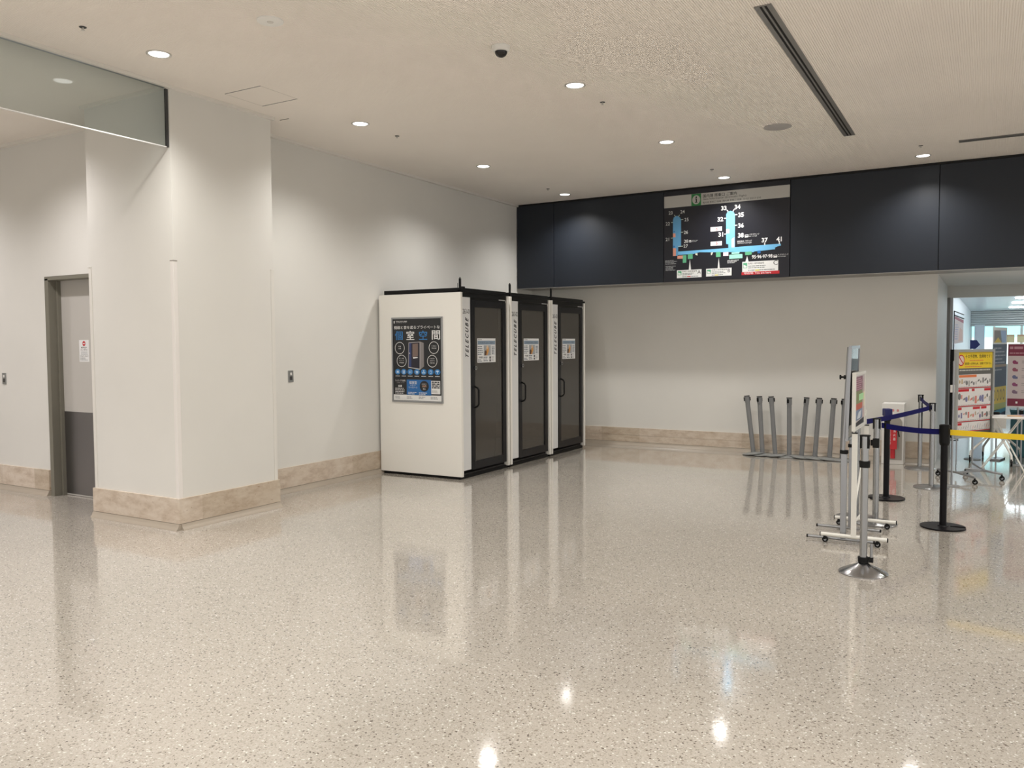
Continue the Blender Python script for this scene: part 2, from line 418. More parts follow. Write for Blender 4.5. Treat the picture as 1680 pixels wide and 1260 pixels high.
# map sign between the panels
sg = thing('map_sign', 'black gate map sign with pale header and blue terminal plan', 'sign', (-4.03, YBAND, ZBAND))
boxobj('sign_board', (0.004, -0.006, 0.006), (1.741, 0.02, ZC - ZBAND - 0.028), mat('sign_black', (0.012, 0.013, 0.020), 0.3), sg, bevel=0.002)
P = Print((0.005, -0.0064, -0.001), (1, 0, 0), (0, 0, 1))
lg = pm('sign_grey', (0.50, 0.49, 0.46), 0.38); wh = pm('sign_white', (0.85, 0.86, 0.86)); lb = pm('map_blue', (0.16, 0.48, 0.78)); lbl = pm('map_blue_shaded', (0.12, 0.36, 0.62))  # left pier is the same blue, darkened in colour for the lamp's falloff
PL = {
'hdr': [(0.003, 1.217), (0.003, 1.054), (1.733, 1.056), (1.733, 1.219)],
'pier1': [(0.134, 0.878), (0.147, 0.917), (0.192, 0.937), (0.238, 0.909), (0.252, 0.875), (0.253, 0.496), (0.212, 0.495), (0.212, 0.385), (0.201, 0.372), (0.136, 0.373)],
'main': [(0.212, 0.432), (0.924, 0.437), (0.923, 0.488), (0.893, 0.494), (0.891, 0.895), (0.91, 0.932), (0.953, 0.941), (0.991, 0.925), (1.011, 0.885), (1.014, 0.444), (1.621, 0.452), (1.625, 0.427), (1.579, 0.417), (1.548, 0.404), (1.549, 0.382), (1.388, 0.374), (1.282, 0.37), (1.257, 0.359), (1.231, 0.367), (0.701, 0.393), (0.515, 0.404), (0.434, 0.385), (0.212, 0.385)],
'or1': [(0.135, 0.692), (0.172, 0.69), (0.173, 0.636), (0.135, 0.636)], 'or2': [(0.136, 0.482), (0.18, 0.481), (0.181, 0.373), (0.136, 0.373)],
'or3': [(0.201, 0.372), (0.28, 0.373), (0.28, 0.328), (0.201, 0.33)], 'pk1': [(0.893, 0.695), (0.935, 0.693), (0.935, 0.638), (0.894, 0.638)],
'pk2': [(0.971, 0.556), (1.004, 0.579), (1.008, 0.441), (0.969, 0.443)], 'pk3': [(0.853, 0.383), (0.927, 0.384), (0.927, 0.33), (0.853, 0.332)],
'g1': [(0.28, 0.376), (0.332, 0.375), (0.332, 0.27), (0.28, 0.268)], 'g2': [(0.352, 0.387), (0.423, 0.388), (0.423, 0.32), (0.353, 0.317)],
'g3': [(0.754, 0.392), (0.817, 0.392), (0.818, 0.324), (0.755, 0.322)], 'g4': [(1.153, 0.372), (1.241, 0.373), (1.242, 0.332), (1.194, 0.325), (1.153, 0.327)],
'm1': [(0.937, 0.345), (1.117, 0.345), (1.118, 0.289), (0.938, 0.286)], 'm2': [(0.97, 0.376), (1.079, 0.376), (1.073, 0.351), (0.97, 0.351)],
'cr1': [(0.461, 0.391), (0.492, 0.392), (0.492, 0.359), (0.461, 0.374)], 'cr2': [(0.682, 0.391), (0.715, 0.392), (0.695, 0.354), (0.682, 0.355)],
'bl': [(1.317, 0.376), (1.359, 0.377), (1.36, 0.343), (1.32, 0.34)],
'b6': [(0.675, 0.738), (0.835, 0.738), (0.835, 0.679), (0.675, 0.679)], 'b5': [(0.677, 0.538), (0.835, 0.538), (0.835, 0.480), (0.677, 0.480)],
'tA': [(0.383, 0.313), (0.401, 0.166), (0.367, 0.165)], 'bA': [(0.195, 0.168), (0.552, 0.168), (0.552, 0.057), (0.195, 0.057)],
'tB': [(0.792, 0.31), (0.808, 0.164), (0.777, 0.163)], 'bB': [(0.616, 0.168), (0.971, 0.168), (0.971, 0.061), (0.616, 0.061)],
'tC': [(1.181, 0.313), (1.202, 0.235), (1.156, 0.233)], 'bC': [(1.116, 0.237), (1.593, 0.237), (1.593, 0.098), (1.116, 0.098)],
'rC': [(1.107, 0.098), (1.609, 0.098), (1.609, 0.058), (1.107, 0.058)]}
orm = pm('map_orange', (0.72, 0.33, 0.24)); pkm = pm('map_pink', (0.85, 0.62, 0.68)); gnm = pm('map_green', (0.12, 0.45, 0.25)); mtm = pm('map_mint', (0.35, 0.75, 0.62)); crm = pm('map_cream', (0.72, 0.72, 0.58))
CM = {'hdr': lg, 'pier1': lbl, 'main': lb, 'or': orm, 'pk': pkm, 'g': gnm, 'm': mtm, 'cr': crm, 'bl': pm('map_navy', (0.02, 0.15, 0.45)), 'b': wh, 't': wh, 'rC': M_RED}
for key, pts in PL.items():
    c = CM.get(key) or CM.get(key[:2]) or CM.get(key[0])
    if key == 'm1' or key == 'm2': c = mtm
    l = {'hdr': 1, 'pier1': 1, 'main': 2}.get(key, 3)
    # order clockwise/ccw does not matter for the print, but keep faces towards the room
    area = sum(pts[i][0] * pts[(i + 1) % len(pts)][1] - pts[(i + 1) % len(pts)][0] * pts[i][1] for i in range(len(pts)))
    P.poly(pts if area > 0 else pts[::-1], c, l)
P.rect(0.401, 1.052, 0.138, 0.164, M_GRN, 2); P.ell(0.470, 1.134, 0.056, 0.062, lg, 3)
P.ell(0.470, 1.168, 0.011, 0.013, M_INK, 4); P.poly([(0.454, 1.150), (0.454, 1.140), (0.463, 1.140), (0.463, 1.103), (0.452, 1.103), (0.452, 1.093), (0.490, 1.093), (0.490, 1.103), (0.480, 1.103), (0.480, 1.150)], M_INK, 4)
P.text('国内線 搭乗口 ご案内', 0.564, 1.152, 0.470, 0.046, M_INK, 2, 0.01)
P.text('Gate Information (Domestic Flight)', 0.564, 1.112, 0.600, 0.034, M_INK, 2)
P.text('国内线 登机口 指南  國內線 登機口 指南  국내선 탑승구 안내', 0.564, 1.072, 0.790, 0.027, M_INK, 2)
for s_, (x_, y_) in {'23': (0.099, 0.983), '24': (0.274, 0.985), '22': (0.058, 0.833), '25': (0.332, 0.871), '21': (0.053, 0.614), '26': (0.324, 0.695), '28': (0.328, 0.569), '27': (0.322, 0.502)}.items():
    P.text(s_, x_, y_ - 0.023, 0, 0.046, pm('sign_white_shaded', (0.70, 0.72, 0.70)), 3, 0.005, keep=True)  # left gate numbers: weaker lamplight put into a greyer white
for s_, (x_, y_) in {'33': (0.858, 0.985), '34': (1.046, 0.986), '32': (0.812, 0.837), '35': (1.094, 0.876), '36': (1.094, 0.732), '31': (0.818, 0.628), '38': (1.094, 0.599), '37': (1.413, 0.513), '41': (1.6, 0.513)}.items():
    P.text(s_, x_, y_ - 0.031, 0, 0.062, wh, 3, 0.03, keep=True)
P.text('95·96·97·98', 1.245, 0.272, 0.272, 0.050, wh, 3, 0.02)
for bx, by in ((1.170, 0.586), (1.553, 0.292)):
    P.rect(bx - 0.023, by - 0.020, 0.046, 0.036, wh, 3); P.rect(bx - 0.018, by - 0.002, 0.036, 0.010, M_INK, 4)
P.rect(0.372, 0.550, 0.028, 0.028, wh, 3); P.rect(0.376, 0.556, 0.020, 0.010, M_INK, 4)
P.text('バスラウンジ', 1.200, 0.590, 0.140, 0.022, wh, 3); P.text('Bus Lounge', 1.200, 0.568, 0.110, 0.016, wh, 3)
P.text('バスラウンジ', 1.582, 0.296, 0.140, 0.020, wh, 3); P.text('Bus Lounge', 1.582, 0.276, 0.110, 0.014, wh, 3)
P.text('バスラウンジ', 0.405, 0.566, 0.090, 0.012, wh, 3); P.text('Bus Lounge', 0.405, 0.552, 0.070, 0.010, wh, 3)
P.text('航空会社', 1.046, 0.505, 0.092, 0.024, wh, 3, 0.006); P.text('ラウンジ', 1.155, 0.505, 0.085, 0.024, wh, 3); P.text('Airline Lounge', 1.046, 0.482, 0.190, 0.018, wh, 3)
tg0 = pm('sign_text_grey0', (0.25, 0.27, 0.27))
for bx, s_ in ((0.679, '6'), (0.481, '5')):
    P.text(s_, 0.762, bx + 0.010, 0, 0.042, M_RED, 4, 0.01, keep=True); P.bars(0.690, bx + 0.018, 0.038, 0.026, 3, tg0, 4, seed=3, fill=0.35); P.bars(0.797, bx + 0.018, 0.026, 0.026, 3, pm('sign_pinkline', (0.6, 0.4, 0.4)), 4, seed=5)
for (x0, y0, x1, y1) in [(0.155, 0.95, 0.172, 0.925), (0.230, 0.945, 0.215, 0.920), (0.108, 0.847, 0.135, 0.847), (0.250, 0.876, 0.285, 0.876), (0.106, 0.628, 0.135, 0.628), (0.250, 0.699, 0.285, 0.699), (0.212, 0.503, 0.285, 0.503)]:
    P.line(x0, y0, x1, y1, 0.009, pm('tick_shaded', (0.5, 0.6, 0.5)), 3)  # left ticks carry the same falloff of lamplight in their colour
for (x0, y0, x1, y1) in [(0.900, 0.958, 0.920, 0.930), (1.003, 0.960, 0.983, 0.930), (0.865, 0.845, 0.893, 0.845), (1.010, 0.882, 1.045, 0.882), (1.010, 0.739, 1.045, 0.739), (0.866, 0.630, 0.893, 0.630), (1.413, 0.480, 1.413, 0.445), (1.604, 0.490, 1.604, 0.445)]:
    P.line(x0, y0, x1, y1, 0.012, wh, 4)
P.ell(0.152, 0.715, 0.010, 0.010, pm('map_navy', (0, 0, 0)), 3); P.ell(0.152, 0.505, 0.010, 0.014, pm('map_navy', (0, 0, 0)), 3); P.rect(0.898, 0.712, 0.020, 0.012, gnm, 3)
tg = pm('sign_text_grey', (0.25, 0.27, 0.27))
for x_, y_, w_, h_, s_, sd in ((0.195, 0.057, 0.357, 0.111, 'A', 11), (0.616, 0.061, 0.355, 0.107, 'B', 12), (1.116, 0.098, 0.477, 0.139, 'C', 13)):
    P.text(s_, x_ + w_ - 0.036, y_ + h_ - 0.062, 0, 0.048 if s_ != 'C' else 0.062, M_INK, 4, 0.0, keep=True)
    P.rect(x_ + 0.012, y_ + h_ * 0.38, 0.055, h_ * 0.5, gnm, 4); P.poly([(x_ + 0.018, y_ + h_ * 0.42), (x_ + 0.060, y_ + h_ * 0.42), (x_ + 0.060, y_ + h_ * 0.58), (x_ + 0.018, y_ + h_ * 0.72)], wh, 5)
    P.text('保安検査場', x_ + 0.160, y_ + h_ * 0.72, 0.130, h_ * 0.18, M_INK, 4); P.text('出発口', x_ + 0.080, y_ + h_ * 0.72, 0.070, h_ * 0.18, M_INK, 4)
    P.bars(x_ + 0.080, y_ + h_ * 0.30, w_ - 0.150, h_ * 0.34, 2, tg, 4, seed=sd, fill=0.45); P.bars(x_ + 0.080, y_ + h_ * 0.08, w_ - 0.120, h_ * 0.14, 1, tg, 4, seed=sd + 9, fill=0.6)
P.rect(0.345, 0.068, 0.050, 0.012, M_RED, 5); P.rect(0.740, 0.070, 0.045, 0.012, pm('map_yellow', (0.75, 0.65, 0.05)), 5); P.rect(1.290, 0.108, 0.060, 0.016, pm('map_yellow', (0, 0, 0)), 5)
P.text('現在地', 1.140, 0.064, 0.125, 0.030, pm('pale_pink', (0.9, 0.7, 0.72)), 4, 0.02); P.text('You are here', 1.285, 0.066, 0.215, 0.028, pm('pale_pink', (0, 0, 0)), 4, 0.02)
sl = pm('sign_small', (0.45, 0.47, 0.48)); P.bars(0.021, 0.255, 0.19, 0.065, 4, sl, 3, seed=21, fill=0.4); P.bars(0.028, 0.165, 0.15, 0.075, 4, sl, 3, seed=22, fill=0.4); P.bars(0.912, 0.225, 0.16, 0.050, 3, wh, 3, seed=23, fill=0.4)
P.build('map_print', sg)

# ------------------------------------------------------------------ corridor door
dr = thing('door_1', 'grey corridor door with steel kick plate half hidden behind the column', None, (0, 0, 0), kind='structure')
k = B()
for x0, x1 in ((DX0 - 0.012, DX0 + 0.085),):
    k.box((DX0 - 0.012, YD - 0.012, 0), (DX0 + 0.05, YD + 0.20, DZ), M_FRAME)
    k.box((DX0 + 0.05, YD + 0.07, 0), (DX0 + 0.075, YD + 0.20, DZ), M_FRAME)
k.box((DX0 - 0.012, YD - 0.012, DZ - 0.02), (XC0 + 0.02, YD + 0.20, DZ + 0.02), M_FRAME)
k.build('door_frame', dr, bevel=0.002)
boxobj('door_leaf', (DX0 + 0.05, YD + 0.11, 0.004), (XC0 + 0.9, YD + 0.15, DZ - 0.02), M_LEAF, dr)
boxobj('kick_plate', (DX0 + 0.076, YD + 0.107, 0.02), (XC0 + 0.9, YD + 0.11, 0.89), M_STEEL, dr)
P = Print((-8.155, YD + 0.1097, 1.415), (1, 0, 0), (0, 0, 1))
P.rect(0, 0, 0.165, 0.225, M_PAPER, 0); P.ell(0.0825, 0.188, 0.026, 0.026, M_RED, 1); P.rect(0.064, 0.183, 0.037, 0.010, M_PAPER, 2)
P.text('関係者以外', 0.035, 0.138, 0.095, 0.018, M_INK, 1, 0.01); P.text('立入禁止', 0.025, 0.118, 0.115, 0.014, M_INK, 1); P.bars(0.03, 0.07, 0.11, 0.036, 3, tg, 1, seed=31, fill=0.35, ragged=False)
P.text('STAFF ONLY', 0.012, 0.052, 0.140, 0.012, M_INK, 1); P.bars(0.015, 0.012, 0.135, 0.034, 3, tg, 1, seed=32, fill=0.45)
P.build('door_notice', dr)

# ------------------------------------------------------------------ glass smoke barrier hanging from the ceiling
gb = thing('glass_smoke_barrier', 'clear glass screen hanging from the ceiling, running from the column towards the viewer', 'glass screen', (XC1 - 0.02, YC0, 3.235))
boxobj('glass_pane', (-0.005, FY0 - YC0, 0.004), (0.005, -0.02, ZC - 3.235 - 0.02), M_GLASS, gb)
k = B(); k.box((-0.018, FY0 - YC0, ZC - 3.235 - 0.022), (0.016, -0.001, ZC - 3.235 - 0.001), M_ALU); k.build('top_channel', gb, smooth=False)
k = B(); k.box((-0.009, -0.024, 0), (0.009, -0.001, ZC - 3.235 - 0.022), M_DARKGREY); k.build('end_channel', gb, smooth=False)
k = B(); k.box((-0.006, FY0 - YC0, -0.004), (0.006, -0.024, 0.004), mat('glass_edge_glint', (0.92, 0.93, 0.94), 0.12, 0.2)); k.build('edge_highlight', gb, smooth=False)  # white colour stands in for the highlight along the glass edge

# ------------------------------------------------------------------ corner guards on the column
def guard(x, y, sx, sy, label, m):
    t = thing('corner_guard', label, 'corner guard', (x, y, 0.27), group='corner guards on the square column')
    e, w_ = 0.004, 0.036
    pts = [(e * sx, e * sy), (-w_ * sx, e * sy), (-w_ * sx, 0), (0, 0), (0, -w_ * sy), (e * sx, -w_ * sy)]
    k = B(); k.prism([(a, b, 0) for a, b in pts], (0, 0, 2.02), m); k.build('guard_strip', t, bevel=0.001)
    pts = [(0.006 * sx, 0.006 * sy), (-w_ * sx, 0.006 * sy), (-w_ * sx, 0), (0, 0), (0, -w_ * sy), (0.006 * sx, -w_ * sy)]
    k = B(); k.prism([(a, b, 2.02) for a, b in pts], (0, 0, 0.007), mat('guard_cap', (0.30, 0.28, 0.25), 0.4) if m is GP else m); k.build('end_cap', t)
GP = mat('guard_plastic', (0.82, 0.79, 0.76), 0.2); GW = mat('guard_wallcolour', (0.745, 0.725, 0.68), 0.35)
guard(XC1, YC0, 1, -1, 'glossy white strip on the near corner of the column, under the glass screen', GP)
guard(XC1, YC1, 1, 1, 'pale strip on the far right corner of the column', GW)
guard(XC0, YC0, -1, -1, 'pale strip on the left corner of the column beside the door', GW)

# ------------------------------------------------------------------ wall switches
def switch(loc, rz, label):
    t = thing('wall_switch', label, 'switch', loc, rz)
    boxobj('plate', (-0.037, -0.006, -0.062), (0.037, 0, 0.062), mat('switch_steel', (0.42, 0.43, 0.43), 0.3, 0.9), t, bevel=0.001)
    boxobj('socket', (-0.016, -0.009, -0.04), (0.016, -0.006, 0.0), M_DARKGREY, t); boxobj('button', (-0.012, -0.010, 0.014), (0.012, -0.006, 0.040), M_WHITE, t)
switch((-9.36, YD, 1.225), 0, 'small steel switch plate on the corridor wall left of the door')
switch((XL, 6.44, 1.24), PI / 2, 'small steel switch plate on the wall between column and white booth')

# ------------------------------------------------------------------ ceiling fittings
def downlight():
    t = thing('downlight', 'x', 'ceiling light', (0, 0, 0), group='round ceiling downlights')
    k = B(); n = 40; vs = []; fs = []
    prof = [(0.090, 0.0), (0.089, -0.005), (0.080, -0.008), (0.072, -0.004), (0.069, -0.001)]
    k.lathe(prof, (0, 0, 0), M_RING, n); k.f = k.f[:-2]; k.m = k.m[:-2]; k.build('trim_ring', t, fix=False)
    k = B(); k.lathe([(0.070, -0.0015), (0.067, -0.0035), (0.04, -0.0045), (0.002, -0.005)], (0, 0, 0), M_LAMP, n); k.build('lens', t)
    return t
LX = [-5.37, -3.04, -0.69]; LY = [4.09, 6.36, 8.64, 10.88]
d0 = downlight(); first = [d0]
LAB = {(-5.37, 4.09): 'brightest downlight, upper left, just above the column', (-5.37, 6.36): 'downlight left of centre, above the wall between column and booths',
       (-5.37, 8.64): 'downlight above the white booths', (-5.37, 10.88): 'small downlight in front of the left end of the dark band',
       (-3.04, 6.36): 'downlight right of the dome camera, near the top centre', (-3.04, 8.64): 'downlight left of the grey ceiling speaker',
       (-3.04, 10.88): 'downlight directly above the gate map sign', (-0.69, 10.84): 'downlight above the dark panels right of the map sign'}
SPOTS = []
for (x_, y_), lab in LAB.items():
    t = d0 if first else copy_tree(d0)
    if first: first.pop()
    t.location = (x_, y_, ZC); t['label'] = lab; SPOTS.append((x_, y_))
# lamps of the same grid outside the picture still light the room
OUT = [(-7.7, 4.0), (-10.0, 4.0), (-7.7, 1.8), (-10.0, 1.8), (-7.7, -0.5), (-10, -0.5)]
for x_ in (-5.37, -3.04, -0.69, 1.65, 3.98, 6.3):
    for y_ in (-5.0, -2.74, -0.47, 1.81): OUT.append((x_, y_))
OUT += [(1.65, 4.09), (1.65, 6.36), (1.65, 8.64), (1.65, 10.84), (3.98, 4.09), (3.98, 6.36), (3.98, 8.64), (3.98, 10.84), (6.3, 6.36), (6.3, 10.84), (-3.04, 4.09), (-0.69, 4.09)]
def spot(x_, y_, e=1.0, z=ZC):
    l = bpy.data.lights.new('downlight_beam', 'SPOT'); l.energy = POWER * e; l.color = (1.0, 0.955, 0.95) if x_ < -6 else (1.0, 0.972, 0.93)
    l.spot_size = math.radians(138); l.spot_blend = 1.0; l.shadow_soft_size = 0.07
    o = bpy.data.objects.new('downlight_beam', l); COL.objects.link(o); o.location = (x_, y_, z - 0.012)
    return o
POWER = 195
for p in SPOTS + OUT: spot(*p)

def sensor(x_, y_, label):
    t = thing('sprinkler_head', label, 'sprinkler', (x_, y_, ZC))
    k = B(); k.lathe([(0.024, 0), (0.023, -0.003), (0.012, -0.004)], (0, 0, 0), M_DARKGREY, 20); k.build('escutcheon', t)
    k = B(); k.cyl((0, 0, -0.003), (0, 0, -0.020), 0.007, M_RING, n=10); k.cyl((0, 0, -0.020), (0, 0, -0.022), 0.013, M_RING, n=12); k.build('nozzle', t)
for x_, y_, lab in [(-5.36, 3.49, 'tiny dark sprinkler dot at the upper left, left of the brightest downlight'), (-5.36, 6.93, 'tiny sprinkler dot right of the downlight above the left wall'),
                    (-5.38, 10.37, 'tiny sprinkler dot by the downlight over the band end'), (-3.04, 6.93, 'tiny sprinkler just below the downlight right of the dome camera'),
                    (-3.03, 10.30, 'tiny sprinkler dot above the downlight over the map sign'), (-0.68, 10.28, 'tiny sprinkler dot above the downlight at the far right')]:
    sensor(x_, y_, lab)

t = thing('dome_camera', 'white dome security camera with black lens on the ceiling', 'security camera', (-3.11, 5.26, ZC))
k = B(); k.lathe([(0.066, 0), (0.066, -0.014), (0.060, -0.034), (0.045, -0.040)], (0, 0, 0), M_WHITE, 32); k.build('housing', t)
k = B(); k.lathe([(0.046, -0.038), (0.044, -0.052), (0.034, -0.068), (0.018, -0.077), (0.002, -0.080)], (0, 0, 0), mat('smoke_dome', (0.01, 0.008, 0.008), 0.12), 28); k.build('dome', t)

t = thing('ceiling_speaker', 'flat round white cap on the ceiling at the upper left', 'ceiling speaker', (-4.19, 4.06, ZC))
k = B(); k.lathe([(0.088, 0), (0.086, -0.007), (0.072, -0.009), (0.002, -0.009)], (0, 0, 0), M_WHITE, 40); k.build('cover', t)
k = B(); k.lathe([(0.022, -0.009), (0.020, -0.013), (0.002, -0.014)], (0, 0, 0), M_RING, 20); k.build('centre_button', t)
t = thing('ceiling_speaker', 'large round grey speaker grille flush in the ceiling', 'ceiling speaker', (-1.87, 8.63, ZC))
k = B(); k.lathe([(0.135, 0), (0.134, -0.004), (0.002, -0.004)], (0, 0, 0), mat('speaker_mesh', (0.42, 0.40, 0.385), 0.6), 48); k.build('grille', t)

# slot diffusers
def slot(loc, length, width, rz, label):
    t = thing('slot_diffuser', label, 'air vent', loc, rz)
    w = width / 2; k = B()
    g = mat('vent_grey', (0.24, 0.235, 0.225), 0.4, 0.5)
    for a, b in ((-w, -w * 0.42), (-w * 0.12, w * 0.12), (w * 0.42, w)): k.box((a, 0, -0.006), (b, length, 0.001), g)
    k.box((-w, -0.008, -0.006), (w, 0, 0.001), g); k.box((-w, length, -0.006), (w, length + 0.008, 0.001), g)
    k.build('frame', t, smooth=False)
    k = B(); k.box((-w * 0.42, 0, -0.001), (w * 0.42, length, 0.002), M_GAP); k.build('slot', t, smooth=False)
slot((-1.293, 5.50, ZC), 3.86, 0.112, 0, 'long grey slot air vent running across the ceiling')
slot((3.4, 10.28, ZC), 3.70, 0.112, PI / 2, 'short visible end of a grey slot vent at the right edge')

# access hatch above the column
t = thing('ceiling_hatch', 'square access hatch outlined by dotted slits in the ceiling above the column', 'access hatch', (-5.52, 5.23, ZC))
for yy in (-0.213, 0.213):
    k = B()
    for i in range(27):
        x_ = -0.213 + i * 0.016
        k.box((x_, yy - 0.004, -0.0012), (x_ + 0.009, yy + 0.004, 0.002), M_DARKGREY)
    k.build('slit', t, smooth=False)
for xx in (-0.214, 0.214):
    k = B(); k.box((xx - 0.0012, -0.213, -0.0006), (xx + 0.0012, 0.213, 0.001), mat('hatch_line', (0.42, 0.39, 0.35), 0.6)); k.build('side_seam', t, smooth=False)
boxobj('trim_7', (XC1 + 0.003, 5.86, ZC - 0.003), (XC1 + 0.115, 5.868, ZC + 0.002), mat('seam_dark', (0.2, 0.18, 0.15), 0.6), kind='structure')

# ------------------------------------------------------------------ phone booths
def booth(num):
    """local: x = 0 at the white front edge (faces +x), y from 0 to 1.105, z up"""
    D, Wd, HT = 1.19, 1.105, 2.17
    t = thing('phone_booth', 'x', 'work booth', (0, 0, 0), group='row of three work booths')
    k = B(); k.box((-D + 0.03, 0.02, 0), (-0.035, Wd - 0.02, 0.04), M_RUBBER); k.build('plinth', t, bevel=0.003)
    for y0 in (0, Wd - 0.04):
        k = B(); k.box((-D, y0, 0.032), (0, y0 + 0.04, HT), M_BOOTH); k.build('side_panel', t, bevel=0.003)
    k = B(); k.box((-D, 0.04, 0.04), (-D + 0.03, Wd - 0.04, HT), M_BLACK); k.build('back_panel', t)
    k = B(); k.box((-D + 0.03, 0.04, 0.04), (-0.06, 0.05, 2.12), pm('felt', (0.10, 0.095, 0.09), 0.9)); k.box((-D + 0.03, Wd - 0.05, 0.04), (-0.06, Wd - 0.04, 2.12), pm('felt', (0, 0, 0)))
    k.box((-D + 0.03, 0.05, 0.04), (-0.06, Wd - 0.05, 0.05), pm('felt', (0, 0, 0))); k.build('lining', t, smooth=False)
    k = B(); k.box((-0.045, 0.04, 0.095), (-0.022, 0.235, 2.118), M_BSTILE); st = k.build('front_stile', t, bevel=0.002); st['label'] = 'pale grey strip with vertical lettering'
    P = Print((-0.0218, 0.04, 0), (0, 1, 0), (0, 0, 1))
    P.text('263-' + num, 0.036, 1.925, 0.148, 0.058, M_INK, 1, 0.012); P.build('number_lettering', st); P = Print((-0.0218, 0.04, 0), (0, 1, 0), (0, 0, 1))
    # letters stacked to read upwards, each drawn lying on its side
    vs_, fs_, asp = glyphs('T E L E C U B E', 0.035)
    out = [P.P(0.085 + (1 - c) * 0.070 - 0.012 * 0, 1.405 + a * 0.460 + (0.022) * c, 1) for a, c in vs_]
    P.b.add(out, fs_, M_INK); P.build('lettering', st)
    # header and door
    k = B(); k.box((-0.055, 0.04, 2.118), (-0.020, Wd - 0.04, HT + 0.02), M_BLACK); k.box((-0.055, 0.235, 2.07), (-0.03, Wd - 0.04, 2.118), M_BLACK); k.build('header', t, bevel=0.002)
    dr = B(); y0, y1, z0, z1 = 0.24, Wd - 0.055, 0.085, 2.085
    for a, b, c, d in ((y0, y0 + 0.085, z0, z1), (y1 - 0.085, y1, z0, z1)): dr.box((-0.050, a, c), (-0.016, b, d), M_BMETAL)
    dr.box((-0.050, y0 + 0.085, z0), (-0.016, y1 - 0.085, z0 + 0.095), M_BMETAL); dr.box((-0.050, y0 + 0.085, z1 - 0.075), (-0.016, y1 - 0.085, z1), M_BMETAL)
    door = dr.build('door', t, bevel=0.002)
    k = B(); k.box((-0.038, y0 + 0.085, z0 + 0.095), (-0.030, y1 - 0.085, z1 - 0.075), M_SMOKE); k.build('glass', door, smooth=False)
    hy = y0 + 0.072
    k = B(); k.tube([(-0.016, hy, 0.82), (0.022, hy, 0.835), (0.040, hy, 0.86), (0.040, hy, 1.03), (0.022, hy, 1.055), (-0.016, hy, 1.07)], 0.011, M_BLACK); k.build('handle', door)
    k = B(); k.cyl((-0.016, hy, 1.29), (0.006, hy, 1.29), 0.024, M_CHROME); k.cyl((0.006, hy, 1.29), (0.010, hy, 1.29), 0.012, M_DARKGREY); k.build('lock', door)
    boxobj('maker_plate', (-0.02, Wd - 0.22, 2.108), (-0.0185, Wd - 0.075, 2.120), mat('plate_text', (0.5, 0.5, 0.5), 0.4), t)
    # notice on the glass
    N = Print((-0.0295, 0.395, 1.350), (0, 1, 0), (0, 0, 1)); w, h = 0.42, 0.290
    N.rect(0, 0, w, h, M_PAPER, 0); N.rect(0.008, h - 0.075, w - 0.016, 0.048, pm('notice_blue', (0.25, 0.33, 0.42)), 1)
    N.text('TELECUBE', 0.012, h - 0.020, 0.09, 0.012, M_INK, 1, 0.02); N.text('ご利用方法のご案内', 0.03, h - 0.066, 0.34, 0.026, pm('notice_dk', (0.08, 0.1, 0.14)), 2)
    N.rect(0.145, 0.082, 0.165, 0.125, pm('photo_grey', (0.36, 0.38, 0.40)), 1)
    N.poly([(0.165, 0.085), (0.225, 0.085), (0.262, 0.135), (0.262, 0.175), (0.235, 0.195), (0.215, 0.175), (0.200, 0.120)], pm('photo_orange', (0.66, 0.32, 0.08) if num != '03' else (0.6, 0.14, 0.08)), 2)
    N.poly([(0.160, 0.084), (0.198, 0.084), (0.215, 0.125), (0.195, 0.150), (0.165, 0.135)], pm('photo_brown', (0.10, 0.05, 0.03)), 3)
    N.poly([(0.200, 0.170), (0.235, 0.160), (0.250, 0.200), (0.215, 0.205)], pm('photo_skin', (0.75, 0.55, 0.36)), 3)
    ink2 = pm('notice_ink', (0.10, 0.12, 0.15))
    N.bars(0.010, 0.088, 0.125, 0.115, 5, ink2, 1, seed=41, fill=0.45); N.rect(0.325, 0.088, 0.085, 0.115, pm('notice_pale', (0.62, 0.64, 0.66)), 1); N.bars(0.332, 0.095, 0.07, 0.10, 5, ink2, 2, seed=42, fill=0.45)
    N.text('予約制', 0.030, 0.050, 0.090, 0.026, M_INK, 1, 0.02); N.bars(0.012, 0.008, 0.115, 0.034, 2, ink2, 1, seed=43, fill=0.5); N.bars(0.140, 0.010, 0.125, 0.064, 3, ink2, 1, seed=44, fill=0.5); N.bars(0.325, 0.010, 0.085, 0.070, 4, tg, 1, seed=45, fill=0.3)
    N.rect(0.275, 0.044, 0.034, 0.028, M_INK, 1); N.rect(0.275, 0.010, 0.034, 0.026, M_DARKGREY, 1)
    N.build('notice', door)['label'] = 'white instruction sheet stuck on the glass'
    # roof slab and brackets
    k = B(); k.box((-D + 0.08, 0.004, HT + 0.002), (-0.004, Wd - 0.07, HT + 0.050), M_BLACK); k.box((-0.05, 0.004, HT + 0.001), (-0.002, Wd, HT + 0.028), M_BLACK); k.build('roof', t, bevel=0.002)
    k = B(); k.box((-0.022, -0.002, HT + 0.02), (-0.008, 0.030, HT + 0.155), M_BLACK); k.cyl((-0.015, 0.014, HT + 0.155), (-0.015, 0.014, HT + 0.170), 0.007, M_BLACK, n=10); k.build('bracket_post', t, bevel=0.001)
    return t
BX, BY, BP = -5.229, 7.897, 1.135
BL = ['white work booth nearest the viewer, with the black poster on its side', 'middle one of the three white work booths with black glass doors', 'farthest work booth, next to the back wall']
booths = []
for i in range(3):
    t = booth('0%d' % (i + 1))
    t.location = (BX, BY + BP * i, 0); t['label'] = BL[i]; booths.append(t)
